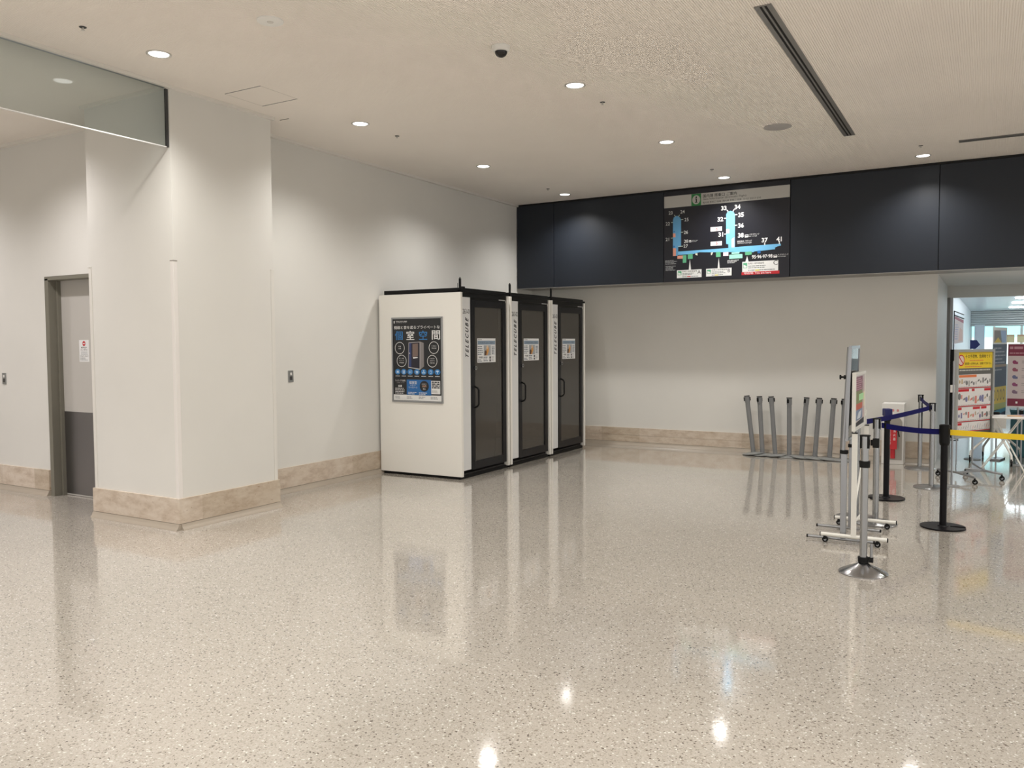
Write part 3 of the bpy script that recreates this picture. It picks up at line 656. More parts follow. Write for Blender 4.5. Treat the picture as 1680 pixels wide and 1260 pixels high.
k = B(); k.box((-0.20, 0.285, 2.22), (-0.15, 0.325, 2.255), M_BLACK); k.build('roof_sensor', booths[0]); k = B(); k.cyl((-0.17, 0.20, 2.22), (-0.17, 0.20, 2.29), 0.003, M_BLACK, n=8); k.build('roof_antenna', booths[0])

# framed poster on the side of the nearest booth
t = thing('framed_poster', 'black and blue booth advertisement in a silver frame on the white booth', 'poster', (-6.222, BY - 0.001, 0.883))
PW, PH = 0.744, 1.012
k = B(); fw = 0.020
for a, b in (((0, -0.014, 0), (PW, 0, fw)), ((0, -0.014, PH - fw), (PW, 0, PH)), ((0, -0.014, fw), (fw, 0, PH - fw)), ((PW - fw, -0.014, fw), (PW, 0, PH - fw))): k.box(a, b, M_ALU)
k.box((0.004, -0.006, 0.004), (PW - 0.004, 0, PH - 0.004), M_ALU); k.build('frame', t, bevel=0.0015)
P = Print((fw, -0.0066, fw), (1, 0, 0), (0, 0, 1)); W_, H_ = PW - 2 * fw, PH - 2 * fw
sx = W_ / 545.0; sy = H_ / 950.0
def q(x, y): return ((x - 108 - (y - 160) * 0.010) * sx, (1110 - y + (x - 108) * 0.004 ) * sy)
dk = pm('poster_dark', (0.016, 0.017, 0.020), 0.35); pb = pm('poster_blue', (0.02, 0.14, 0.40), 0.35); pb2 = pm('poster_blue_light', (0.03, 0.20, 0.50), 0.35); pw = pm('poster_white', (0.80, 0.80, 0.79), 0.4); pg = pm('poster_grey', (0.36, 0.34, 0.34))
P.rect(0, 0, W_, H_, dk, 0)
def pbox(x0, y0, x1, y1, m, l=1): a = q(x0, y1); b = q(x1, y0); P.rect(a[0], a[1], b[0] - a[0], b[1] - a[1], m, l)
def ptxt(s_, x0, y0, x1, y1, m, l=2, bold=0.0): a = q(x0, y1); b = q(x1, y0); P.text(s_, a[0], a[1], b[0] - a[0], b[1] - a[1], m, l, bold)
pbox(119, 180, 129, 208, pw); ptxt('TELECUBE', 142, 181, 272, 196, pw, 1, 0.01); ptxt('テレキューブ', 142, 200, 260, 209, pg, 1)
ptxt('視線と音を遮るプライベートな', 120, 240, 640, 278, pw, 1, 0.006)
for ch, x0, c in (('個', 133, pb2), ('室', 265, pw), ('空', 410, pb2), ('間', 553, pw)): ptxt(ch, x0, 298, x0 + 90, 404, c, 1, 0.010)
for cx_, cy_, lines in ((188, 497, ('防音', '対策')), (575, 495, ('すぐ使える', '予約制')), (210, 648, ('駅・空港', 'オフィス', '商業施設')), (557, 650, ('15分', '250円から', '利用可能'))):
    a = q(cx_, cy_); P.ring(a[0], a[1], 0.072, 0.006, pw, 1)
    for i, s_ in enumerate(lines): P.text(s_, a[0] - 0.035 if len(s_) > 2 else a[0] - 0.020, a[1] + 0.012 - 0.026 * i + (0.012 if len(lines) == 3 else 0), 0.070 if len(s_) > 2 else 0.040, 0.014, pw, 1)
# drawing of a booth
P.poly([q(290, 432), q(285, 722), q(425, 745), q(425, 425)], pg, 1); P.poly([q(425, 425), q(425, 745), q(465, 712), q(462, 440)], pm('pg2', (0.24, 0.22, 0.22)), 1)
P.poly([q(297, 440), q(293, 718), q(416, 738), q(416, 434)], pm('pdk2', (0.02, 0.018, 0.03)), 2); P.poly([q(297, 440), q(293, 718), q(322, 722), q(322, 438)], pm('pbl3', (0.03, 0.05, 0.16)), 3)
P.poly([q(335, 452), q(335, 605), q(398, 590), q(398, 445)], pm('pbrown', (0.20, 0.14, 0.12)), 3); P.poly([q(340, 605), q(345, 622), q(395, 612), q(395, 602)], pw, 4)
P.ell(*q(303, 558), 0.006, 0.006, pw, 4); P.line(*q(290, 722), *q(423, 744), 0.006, pw, 4)
for i, cx_ in enumerate((165, 235, 308, 385, 462, 540, 615)):
    a = q(cx_, 775); P.ell(a[0], a[1], 0.041, 0.034, pb2, 1)
    g2 = pm('icon_pale', (0.55, 0.70, 0.85))
    if i == 0: P.rect(a[0] - 0.016, a[1] - 0.008, 0.032, 0.020, g2, 2); P.rect(a[0] - 0.022, a[1] - 0.016, 0.044, 0.005, g2, 2)
    elif i == 1:
        for d in (-0.010, 0.010): P.ell(a[0] + d, a[1] + 0.012, 0.007, 0.007, g2, 2); P.rect(a[0] + d - 0.006, a[1] - 0.022, 0.012, 0.028, g2, 2)
    elif i == 2: P.rect(a[0] - 0.016, a[1] - 0.020, 0.006, 0.034, g2, 2); P.rect(a[0] - 0.010, a[1] - 0.006, 0.022, 0.006, g2, 2); P.rect(a[0] + 0.010, a[1] - 0.020, 0.006, 0.040, g2, 2)
    elif i == 3: P.poly([(a[0] - 0.020, a[1] + 0.012), (a[0] - 0.012, a[1] - 0.012), (a[0] + 0.018, a[1] - 0.012), (a[0] + 0.022, a[1] + 0.010)], g2, 2); P.rect(a[0] - 0.016, a[1] - 0.022, 0.034, 0.005, g2, 2)
    elif i == 4:
        for dx_, dy_ in ((0, 0.012), (-0.012, -0.010), (0.012, -0.010)): P.ell(a[0] + dx_, a[1] + dy_, 0.010, 0.009, g2, 2)
    elif i == 5: P.rect(a[0] - 0.013, a[1] - 0.020, 0.026, 0.036, g2, 2); P.rect(a[0] - 0.009, a[1] - 0.014, 0.018, 0.024, pb2, 3)
    else: P.poly([(a[0] - 0.024, a[1] + 0.008), (a[0] - 0.012, a[1] + 0.018), (a[0] + 0.012, a[1] + 0.018), (a[0] + 0.024, a[1] + 0.008), (a[0] + 0.004, a[1] - 0.002), (a[0] + 0.004, a[1] - 0.020), (a[0] - 0.004, a[1] - 0.020), (a[0] - 0.004, a[1] - 0.002)], g2, 2)
    P.bars(a[0] - 0.034, a[1] - 0.056, 0.066, 0.010, 1, pw, 1, seed=50 + i, fill=0.6, ragged=False)
ptxt('テレワークや会議に', 135, 866, 258, 888, pw, 1); ptxt('ご利用ください', 150, 894, 245, 908, pg, 1); ptxt('会員', 168, 928, 215, 955, pw, 1, 0.02)
a = q(135, 1036); P.bars(a[0], a[1], 0.160, 0.078, 4, pw, 1, seed=61, fill=0.35)
pbox(270, 866, 545, 1046, pb, 1); ptxt('個室型', 297, 882, 385, 918, pw, 2, 0.006); ptxt('スマート', 308, 925, 370, 940, pw, 2); ptxt('ワークブース', 292, 946, 388, 966, pw, 2)
a = q(468, 940); P.ell(a[0], a[1], 0.066, 0.064, dk, 2); P.text('15分あたり', a[0] - 0.034, a[1] + 0.018, 0.068, 0.014, pw, 3); P.text('275円', a[0] - 0.030, a[1] - 0.012, 0.060, 0.022, pm('price', (0.75, 0.45, 0.32)), 3, 0.02); P.text('税込', a[0] - 0.020, a[1] - 0.042, 0.040, 0.022, pw, 3)
a = q(285, 1040); P.bars(a[0], a[1], 0.130, 0.036, 2, pw, 2, seed=62, fill=0.4); a = q(408, 1040); P.bars(a[0], a[1], 0.150, 0.030, 2, pw, 2, seed=63, fill=0.5)
pbox(547, 876, 645, 1028, pw, 2); a = q(553, 965); P.bars(a[0], a[1], 0.112, 0.086, 4, dk, 3, seed=64, fill=0.62, ragged=False); a = q(553, 1020); P.bars(a[0], a[1], 0.100, 0.040, 3, pg, 3, seed=65, fill=0.4)
pbox(118, 1044, 660, 1108, pw, 1)
for i, x0 in enumerate((135, 270, 405, 540)): a = q(x0, 1092); P.bars(a[0], a[1], 0.105, 0.034, 2, pm('foot_ink', (0.22, 0.22, 0.24)), 2, seed=66 + i, fill=0.4)
P.build('poster_print', t)

# ------------------------------------------------------------------ belt stanchions
def lay(m_pole, h, r_pole, r_base, base, head=True, m_base=None, m_head=None, name='belt_stanchion', cat='belt post', slots=True):
    t = thing(name, 'x', cat, (0, 0, 0)); m_base = m_base or m_pole; m_head = m_head or m_pole
    k = B()
    if base == 'flat': k.lathe([(r_base, 0.0), (r_base, 0.008), (r_base - 0.006, 0.013), (0.05, 0.017), (0.03, 0.024)], (0, 0, 0), m_base, 48)
    elif base == 'notched':
        n = 44; pts = []
        for i in range(n + 1):
            a = math.radians(14) + (2 * PI - math.radians(20)) * i / n; pts.append((r_base * math.cos(a), r_base * math.sin(a), 0))
        pts += [(0.055, -0.012, 0), (0.055, 0.030, 0)]
        k.prism(pts, (0, 0, 0.013), m_base); k.cyl((0, 0, 0.013), (0, 0, 0.022), 0.042, m_base, r2=0.036)
    else: k.lathe([(r_base, 0.0), (r_base, 0.006), (r_base * 0.95, 0.012), (r_base * 0.72, 0.030), (r_base * 0.45, 0.048), (0.045, 0.062), (0.030, 0.072)], (0, 0, 0), m_base, 56)
    k.build('base', t)
    z0 = 0.06 if base == 'dome' else 0.015
    k = B(); k.cyl((0, 0, z0), (0, 0, h - 0.085), r_pole, m_pole, n=28); k.build('pole', t)
    k = B(); rh = max(0.0315, r_pole * 1.12)
    k.cyl((0, 0, h - 0.095), (0, 0, h - 0.006), rh, m_head, n=28); k.cyl((0, 0, h - 0.008), (0, 0, h), rh + 0.003, M_RUBBER, n=28)
    for a in range(4 if slots else 0):
        an = a * PI / 2 + PI / 4; R = Matrix.Rotation(an, 3, 'Z')
        k.box((rh - 0.006, -0.007, h - 0.088), (rh + 0.004, 0.007, h - 0.006), M_RUBBER, R, (0, 0, 0))
    k.build('belt_head', t)
    return t
def belt(t, p, q_, m, label, w=0.046):
    """belt ribbon between two points given in the post's own frame"""
    p, q_ = V(p), V(q_); d = (q_ - p); n_ = V((-d.y, d.x, 0)).normalized() * 0.0012
    k = B(); N_ = 10; up = V((0, 0, w / 2)); vs = []
    for i in range(N_ + 1):
        f = i / N_; c = p + d * f - V((0, 0, 0.012 * 4 * f * (1 - f))); vs += [c - up - n_, c + up - n_, c + up + n_, c - up + n_]
    fs = []
    for i in range(N_):
        for j in range(4): fs.append((4 * i + j, 4 * i + (j + 1) % 4, 4 * i + 4 + (j + 1) % 4, 4 * i + 4 + j))
    fs += [(0, 1, 2, 3), (4 * N_ + 3, 4 * N_ + 2, 4 * N_ + 1, 4 * N_)]
    k.add(vs, fs, m); k.build('belt', t)['label'] = label
    c = q_; e = d.normalized(); k = B(); k.cyl(c - e * 0.03 - V((0, 0, w / 2 + 0.004)), c - e * 0.03 + V((0, 0, w / 2 + 0.004)), 0.008, M_RUBBER, n=10); k.build('belt_clip', t)

# eight grey posts leaning along the back wall
g0 = lay(M_GREY, 0.815, 0.031, 0.150, 'flat', m_base=M_GREYB, name='belt_stanchion', slots=False)
for sx_ in (-1, 1):
    k = B(); k.box((sx_ * 0.033, -0.013, 0.742), (sx_ * 0.046, 0.013, 0.795), M_RUBBER); k.build('belt_slot', g0, bevel=0.003)
GL = [(-2.80, -0.100, 'leftmost grey post of the row along the back wall, leaning left'), (-2.675, -0.050, 'second grey post from the left in the row along the back wall'),
      (-2.50, -0.065, 'third grey post from the left in the wall row, leaning left'), (-2.315, -0.006, 'upright grey post in the middle of the wall row'),
      (-2.155, 0.062, 'grey post leaning right, just right of the upright one'), (-1.98, 0.050, 'sixth grey post from the left in the row along the back wall'),
      (-1.795, 0.048, 'last fully visible grey post, left of the poster stands'), (-1.635, 0.020, 'grey post at the right end of the wall row, half hidden by the silver stand')]
for i, (x_, dx_, lab) in enumerate(GL):
    t = g0 if i == 0 else copy_tree(g0)
    ang = math.atan2(dx_, 0.815); rz = (0.3, 1.1, 0.0, 1.3, 1.2, 0.4, 0.2, 0.8)[i]
    t.rotation_euler = (0, 0, 0); t.rotation_mode = 'QUATERNION'
    t.rotation_quaternion = Matrix.Rotation(ang, 3, 'Y').to_quaternion() @ Matrix.Rotation(rz, 3, 'Z').to_quaternion()
    t.location = (x_, 11.60 - 0.004 * i, abs(math.sin(ang)) * 0.150 + 0.001); t['label'] = lab; t['group'] = 'grey posts parked along the back wall'

# chrome posts with blue belts
c0 = lay(M_CHROME, 0.915, 0.025, 0.175, 'flat', m_base=mat('steel_base', (0.34, 0.34, 0.34), 0.3, 0.9), m_head=M_CHROME)
c0.location = (-0.81, 7.70, 0); c0['label'] = 'chrome belt post right of the white poster stand'
silB = copy_tree(c0); silB.location = (-0.492, 9.87, 0); silB['label'] = 'chrome belt post behind the black post, where the blue belts meet'
silC = copy_tree(c0); silC.location = (-0.695, 11.30, 0); silC['label'] = 'farthest chrome belt post, against the end of the back wall'
silH = copy_tree(c0); silH.location = (-0.985, 7.86, 0); silH['label'] = 'chrome belt post mostly hidden behind the white poster stand'
for t in (c0, silB, silC, silH): t['group'] = 'chrome posts with blue belts'
b0 = lay(mat('satin_black', (0.005, 0.0045, 0.006), 0.35, spec=0.2), 0.875, 0.0275, 0.175, 'notched')
b0.location = (-0.295, 7.80, 0); b0['label'] = 'black belt post where the blue belt meets the yellow belt'
b1 = copy_tree(b0); b1.location = (-0.85, 8.98, 0); b1['label'] = 'black belt post in front of the fire extinguisher cabinet'; b1.rotation_euler = (0, 0, math.radians(205))
for t, s_ in ((b0, 1), (b1, 1)): t['group'] = 'black belt posts'
k = B(); k.cyl((0, 0, 0.72), (0, 0, 0.872), 0.040, M_BLACK, r2=0.043, n=28); k.cyl((0, 0, 0.70), (0, 0, 0.72), 0.034, M_BLACK, r2=0.040, n=28); k.build('collar', b0)
belt(b0, (-0.035, 0.0, 0.812), (-0.81 + 0.295 + 0.035, -0.08, 0.855), M_BLUE, 'dark blue belt')
belt(b0, (0.043, -0.010, 0.812), (1.75, -0.40, 0.835), M_YEL, 'yellow belt')
belt(silH, (0.02, 0.02, 0.855), (-0.492 + 0.985 - 0.02, 9.87 - 7.86 - 0.03, 0.865), M_BLUE, 'dark blue belt')
belt(silB, (-0.01, 0.035, 0.868), (-0.695 + 0.492, 11.30 - 9.87 - 0.035, 0.870), M_BLUE, 'dark blue belt')
b2 = copy_tree(b1); b2.location = (1.49, 7.385, 0); b2['label'] = 'black belt post outside the right edge holding the yellow belt end'
k = B(); k.box((-0.035, -0.045, 0.83), (0.035, 0.045, 0.905), mat('blue_cap', (0.012, 0.016, 0.11), 0.5)); k.build('belt_cassette', b1, bevel=0.006)

# nearest chrome post with domed base
n0 = lay(M_CHROME, 0.945, 0.0245, 0.158, 'dome', m_base=mat('dome_steel', (0.36, 0.36, 0.37), 0.22, 1.0), m_head=M_CHROME)
n0.location = (-0.703, 6.0, 0); n0['label'] = 'nearest chrome belt post with a domed round base and black collars'
for z0, z1 in ((0.725, 0.768), (0.075, 0.110)):
    k = B(); k.lathe([(0.022, z0), (0.034, z0), (0.036, z1), (0.022, z1)], (0, 0, 0), M_RUBBER, 28); k.build('collar', n0)
k = B(); k.box((0.048, -0.012, 0.862), (0.088, 0.014, 0.925), M_RUBBER); k.box((0.034, -0.003, 0.875), (0.050, 0.004, 0.915), M_RUBBER); k.build('belt_end', n0, bevel=0.003)
k = B(); k.box((0.036, -0.010, 0.078), (0.062, 0.014, 0.112), M_RUBBER); k.cyl((0.050, 0.002, 0.100), (0.050, 0.002, 0.205), 0.009, M_ALU, n=14); k.build('side_tube', n0)

# ------------------------------------------------------------------ poster stands seen edge-on
def caster(bd, x, y, r=0.024, top=0.07, axis='y'):
    d = V((0, 0.010, 0)) if axis == 'y' else V((0.010, 0, 0))
    c = V((x, y, r)); bd.cyl(c - d, c + d, r, M_RUBBER, n=22); bd.cyl(c - d * 1.25, c + d * 1.25, r * 0.45, M_ALU, n=14)
    bd.box((x - 0.012, y - 0.013, r), (x + 0.006, y + 0.013, top), M_RUBBER)

# white stand
t = thing('poster_stand', 'white poster stand on wheels with a small colourful sheet, seen edge-on', 'poster stand', (-0.885, 6.80, 0))
for y_ in (0.0, 0.70):
    k = B(); k.tube([(-0.225, y_, 0.062), (0.255, y_, 0.062)], 0.015, M_WTUBE, 16)
    k.cyl((-0.231, y_, 0.062), (-0.225, y_, 0.062), 0.0175, M_RUBBER, n=16); k.cyl((0.255, y_, 0.062), (0.261, y_, 0.062), 0.0175, M_RUBBER, n=16); k.build('foot_bar', t)
    for x_ in (-0.192, 0.188):
        k = B(); caster(k, x_, y_, 0.022, 0.05); k.build('caster', t)
    k = B(); k.box((-0.004, y_ - 0.014, 0.065), (0.034, y_ + 0.014, 0.868), M_WTUBE); k.build('post', t, bevel=0.002)
    k = B(); k.box((-0.006, y_ - 0.016, 0.868), (0.036, y_ + 0.016, 0.875), M_RUBBER); k.build('post_cap', t)
    k = B(); k.box((0.000, y_ - 0.008, 0.875), (0.016, y_ + 0.010, 0.885 if y_ < 0.1 else 1.00), M_WTUBE); k.build('inner_post', t, bevel=0.002)
k = B()
k.tube([(0.0, 0.02, 0.16), (0.0, 0.35, 0.40), (0.0, 0.68, 0.66)], 0.008, M_WTUBE, 10); k.tube([(0.0, 0.02, 0.14), (0.0, 0.70, 0.14)], 0.008, M_WTUBE, 10); k.build('brace', t)
k = B()
for a, b in (((-0.008, -0.014, 1.315), (0.020, 0.574, 1.337)), ((-0.008, -0.014, 0.885), (0.020, 0.574, 0.912)), ((-0.008, -0.014, 0.912), (0.020, 0.004, 1.315)), ((-0.008, 0.560, 0.912), (0.020, 0.574, 1.315))): k.box(a, b, M_WTUBE)
k.box((-0.004, 0.004, 0.912), (0.012, 0.56, 1.315), M_WHITE); k.box((-0.004, 0.56, 0.95), (0.010, 0.70, 0.97), M_WTUBE); k.build('panel_frame', t, bevel=0.001)
P = Print((0.0125, 0.010, 0.908), (0, 1, 0), (0, 0, 1)); w, h = 0.540, 0.400
P.rect(0, 0, w, h, pm('sheet_pale', (0.55, 0.50, 0.50)), 0); P.rect(0.02, h * 0.70, w - 0.14, h * 0.28, pm('sheet_purple', (0.22, 0.08, 0.12)), 1); P.bars(0.03, h * 0.71, w - 0.17, h * 0.25, 6, pm('sheet_rose', (0.60, 0.35, 0.42)), 2, seed=71, fill=0.4)
P.rect(0.02, h * 0.45, w - 0.14, h * 0.25, pm('sheet_olive', (0.20, 0.24, 0.09)), 1); P.rect(0.20, h * 0.50, 0.28, h * 0.13, pm('sheet_green', (0.45, 0.80, 0.42)), 2)
P.rect(0.02, h * 0.33, w - 0.14, h * 0.12, pm('sheet_red', (0.50, 0.10, 0.05)), 1); P.rect(0.02, 0.05, w - 0.14, h * 0.33 - 0.05, pm('sheet_blue', (0.18, 0.24, 0.36)), 1)
P.poly([(0.10, 0.06), (0.30, 0.06), (0.36, 0.12), (0.20, 0.11)], pm('sheet_white', (0.6, 0.65, 0.7)), 2); P.poly([(0.02, 0.0), (w - 0.02, 0.0), (w - 0.02, 0.05), (0.02, 0.035)], M_INK, 1)
P.rect(w - 0.10, 0.05, 0.08, h - 0.08, pm('sheet_edge', (0.55, 0.42, 0.42)), 1); P.rect(w - 0.05, 0.14, 0.04, 0.12, pm('sheet_yellow', (0.85, 0.80, 0.45)), 2)
P.build('sheet', t)

# tall silver stand
t = thing('poster_stand', 'tall silver poster stand with clear cover behind the white one, seen edge-on', 'poster stand', (-0.958, 6.86, 0))
for y_ in (0.0, 0.44):
    k = B(); k.tube([(-0.262, y_, 0.022), (0.228, y_, 0.022)], 0.012, M_ALU, 14)
    k.cyl((-0.270, y_, 0.022), (-0.258, y_, 0.022), 0.013, M_RUBBER, n=14); k.cyl((0.224, y_, 0.022), (0.236, y_, 0.022), 0.013, M_RUBBER, n=14); k.build('foot_bar', t)
    k = B(); k.box((-0.018, y_ - 0.015, 0.03), (0.026, y_ + 0.015, 0.70), M_ALU); k.build('outer_post', t, bevel=0.003)
    k = B(); k.box((-0.026, y_ - 0.020, 0.70), (0.034, y_ + 0.020, 0.728), M_RUBBER); k.build('clamp', t, bevel=0.003)
    k = B(); k.cyl((-0.004, y_, 0.72), (0.032, y_, 1.535), 0.016, M_ALU, n=18); k.build('inner_post', t)
k = B(); k.cyl((0.008, 0.0, 1.30), (-0.028, 0.0, 1.30), 0.008, M_RUBBER, n=12); k.cyl((-0.026, 0.0, 1.30), (-0.036, 0.0, 1.30), 0.018, M_RUBBER, n=16); k.cyl((0.010, 0, 1.30), (-0.006, 0, 1.30), 0.016, M_RUBBER, n=14); k.build('clamp_knob', t)
k = B()
for a, b in (((0.030, -0.02, 1.520), (0.052, 0.46, 1.545)), ((0.010, -0.02, 0.80), (0.032, 0.46, 0.820))): k.box(a, b, M_ALU)
k.prism([(0.0125, -0.019, 0.82), (0.0345, -0.019, 0.82), (0.0345, 0.0, 0.82), (0.0125, 0.0, 0.82)], (0.017, 0, 0.70), M_ALU)
k.prism([(0.0125, 0.44, 0.82), (0.0345, 0.44, 0.82), (0.0345, 0.459, 0.82), (0.0125, 0.459, 0.82)], (0.017, 0, 0.70), M_ALU)
k.prism([(0.014, 0.0, 0.82), (0.018, 0.0, 0.82), (0.018, 0.44, 0.82), (0.014, 0.44, 0.82)], (0.018, 0, 0.70), mat('backing_grey', (0.50, 0.50, 0.51), 0.4)); k.build('panel', t, bevel=0.001)
k = B(); k.prism([(0.026, 0.0, 0.82), (0.028, 0.0, 0.82), (0.028, 0.44, 0.82), (0.026, 0.44, 0.82)], (0.018, 0, 0.70), M_ACRYL); k.build('clear_cover', t, smooth=False)

# ------------------------------------------------------------------ fire extinguisher cabinet
t = thing('fire_extinguisher_cabinet', 'white and grey fire extinguisher cabinet with red sign by the back wall', 'extinguisher cabinet', (-1.02, 11.66, 0))
k = B(); k.box((-0.135, -0.13, 0.0), (0.125, 0.14, 0.78), M_WHITE); k.build('body', t, bevel=0.005)
k = B(); pts = [(-0.065, -0.132, 0.06), (0.105, -0.132, 0.06)] + [(0.020 + 0.085 * math.cos(a), -0.132, 0.53 + 0.085 * math.sin(a)) for a in [PI * i / 12 for i in range(13)]]
k.prism(pts, (0, -0.006, 0), mat('niche_grey', (0.36, 0.34, 0.30), 0.5)); k.build('niche', t)
k = B(); k.cyl((0.0, -0.152, 0.08), (0.0, -0.152, 0.36), 0.028, M_RED, n=24); k.cyl((0, -0.152, 0.36), (0, -0.152, 0.40), 0.028, M_RED, r2=0.010, n=24); k.cyl((0, -0.152, 0.40), (0, -0.152, 0.43), 0.011, M_RUBBER, n=12); k.tube([(0.0, -0.155, 0.42), (0.06, -0.160, 0.43), (0.075, -0.162, 0.36)], 0.008, M_RUBBER, 8); k.build('extinguisher', t)
k = B(); k.box((-0.060, -0.190, 0.20), (0.050, -0.184, 0.50), M_RED); rs = k.build('red_plate', t)
P = Print((-0.060, -0.1905, 0.17), (1, 0, 0), (0, 0, 1))
P.text('消', 0.065, 0.245, 0.030, 0.035, wh, 1); P.text('火', 0.065, 0.195, 0.030, 0.035, wh, 1); P.text('器', 0.065, 0.145, 0.030, 0.035, wh, 1)
vs_, fs_, asp = glyphs('FIRE EXTINGUISHER'); P.b.add([P.P(0.020 + (c) * 0.018, 0.31 - a * 0.22, 1) for a, c in vs_], fs_, wh)
P.build('lettering', rs)
P = Print((-0.155, -0.1305, 0), (1, 0, 0), (0, 0, 1))
for i, x_ in enumerate((0.095, 0.150, 0.205)): P.rect(x_ - 0.012, 0.680, 0.024, 0.024, M_RED, 1); P.rect(x_ - 0.004, 0.688, 0.008, 0.008, wh, 2)
P.build('red_marks', t)

# ------------------------------------------------------------------ passage furniture
# big yellow-headed board on casters
A0, A1 = V((-0.316, 10.95, 0)), V((0.071, 11.60, 0)); U = (A1 - A0).normalized(); NB = V((U.y, -U.x, 0)); LW = (A1 - A0).length
t = thing('notice_board', 'large notice board with yellow dangerous goods header behind the yellow belt', 'notice board', (0, 0, 0))
def loc(u, n_, z): return A0 + U * u + NB * n_ + V((0, 0, z))
def obox(k, u0, u1, n0_, n1_, z0, z1, m):
    ps = [loc(u0, n0_, z0), loc(u1, n0_, z0), loc(u1, n1_, z0), loc(u0, n1_, z0)]; k.prism(ps, (0, 0, z1 - z0), m)
ZB0, ZB1 = 0.425, 1.475
k = B(); f_ = 0.032
for a in ((0, LW, ZB0, ZB0 + f_), (0, LW, ZB1 - f_, ZB1), (0, f_, ZB0 + f_, ZB1 - f_), (LW - f_, LW, ZB0 + f_, ZB1 - f_)): obox(k, a[0], a[1], -0.02, 0.022, a[2], a[3], mat('frame_grey', (0.42, 0.43, 0.42), 0.35, 0.3))
k.build('frame', t, bevel=0.002)
k = B(); obox(k, -0.002, LW, -0.065, -0.02, ZB0 + 0.01, ZB1, M_BLACK); k.build('back_panel', t)
P = Print(loc(f_, 0.004, ZB0 + f_), U, (0, 0, 1)); w, h = LW - 2 * f_, ZB1 - ZB0 - 2 * f_
by = pm('board_yellow', (0.80, 0.58, 0.03)); bo = pm('board_orange', (0.72, 0.20, 0.07)); bg = pm('board_grey', (0.12, 0.12, 0.11)); og = pm('obj_grey', (0.18, 0.18, 0.18)); bp_ = pm('board_paper', (0.74, 0.72, 0.70))
P.rect(0, 0, w, h, bg, 0); P.rect(0, h * 0.805, w, h * 0.195, by, 1)
P.ring(w * 0.10, h * 0.902, 0.066, 0.012, M_RED, 3); P.ell(w * 0.10, h * 0.902, 0.056, 0.056, pm('board_pink', (0.75, 0.60, 0.52)), 2); P.line(w * 0.10 - 0.042, h * 0.902 + 0.042, w * 0.10 + 0.042, h * 0.902 - 0.042, 0.014, M_RED, 3)
P.text('その手荷物、危険物です！', w * 0.22, h * 0.925, w * 0.75, h * 0.045, M_INK, 2, 0.008); P.bars(w * 0.34, h * 0.890, w * 0.50, h * 0.016, 1, bo, 2, seed=81, fill=0.7)
P.text('航空機への持ち込み、お預けできません', w * 0.21, h * 0.846, w * 0.76, h * 0.030, M_INK, 2, 0.01); P.bars(w * 0.21, h * 0.815, w * 0.74, h * 0.018, 1, bo, 2, seed=82, fill=0.5)
P.bars(w * 0.06, h * 0.770, w * 0.88, h * 0.024, 1, pm('obj_pale', (0.55, 0.55, 0.5)), 1, seed=88, fill=0.6, ragged=False)
rows = [(0.575, 0.155, 83), (0.355, 0.205, 84), (0.170, 0.170, 85), (0.050, 0.105, 86)]
rr = random.Random(5)
for ri, (y0, hh, sd) in enumerate(rows):
    P.rect(w * 0.03, h * y0, w * 0.94, h * hh, bp_, 1); P.rect(w * 0.03, h * (y0 - 0.010), w * 0.94, h * 0.009, M_RED, 2)
    P.rect(0, h * y0, w * 0.03, h * hh, pm('board_tan', (0.50, 0.30, 0.10)), 1)
    for a, b in {0: [(0.05, 0.50)], 1: [(0.04, 0.30), (0.42, 0.08), (0.78, 0.19)], 2: [(0.04, 0.10), (0.46, 0.20), (0.70, 0.16)], 3: [(0.04, 0.11)]}[ri]:
        P.rect(w * a, h * (y0 + hh - 0.034), w * b, h * 0.030, bo if ri == 0 else M_RED, 2)
    nx = 14
    for i in range(nx):
        cx_ = w * (0.07 + 0.87 * i / (nx - 1)); cy_ = h * (y0 + hh * rr.uniform(0.28, 0.56)); c = rr.choice([og, og, pm('obj_pink', (0.65, 0.22, 0.18)), pm('obj_mid', (0.38, 0.38, 0.36)), pm('obj_blue', (0.20, 0.20, 0.35)), pm('obj_tan', (0.50, 0.38, 0.22))])
        s_ = rr.uniform(0.5, 1) * hh * h * 0.25
        if ri == 3: P.line(cx_ - 0.008, cy_ - s_ * 1.1, cx_ + 0.010, cy_ + s_ * 1.1, 0.006, c, 3)
        elif i % 3 == 0: P.ell(cx_, cy_, s_ * 0.6, s_ * 0.8, c, 3, 14)
        elif i % 3 == 1: P.rect(cx_ - s_ * 0.4, cy_ - s_ * 0.9, s_ * 0.8, s_ * 1.8, c, 3)
        else: P.poly([(cx_ - s_ * 0.8, cy_ - s_ * 0.5), (cx_ + s_ * 0.6, cy_ - s_ * 0.2), (cx_ + s_ * 0.8, cy_ + s_ * 0.6), (cx_ - s_ * 0.2, cy_ + s_ * 0.3)], c, 3)
        P.bars(cx_ - 0.018, h * y0 + 0.004, 0.036, 0.010, 1, og, 3, seed=sd + i, fill=0.4, ragged=False)
    if ri == 2: P.rect(w * 0.665, h * y0, w * 0.006, h * hh, M_RED, 3)
P.rect(w * 0.03, 0.004, w * 0.35, 0.020, pm('obj_pale', (0, 0, 0)), 1); P.bars(w * 0.45, 0.006, w * 0.40, 0.016, 1, bp_, 1, seed=89, fill=0.6)
P.build('board_print', t)
for u_ in (0.10, 0.42):
    k = B(); k.cyl(loc(u_, -0.03, 0.09), loc(u_, -0.03, ZB0 + 0.05), 0.008, M_ALU, n=14); k.build('leg', t)
def foot(k, p, q_, r=0.013): k.tube([p, (V(p) + V(q_)) / 2 + V((0, 0, 0.012)), q_], r, M_ALU, 12)
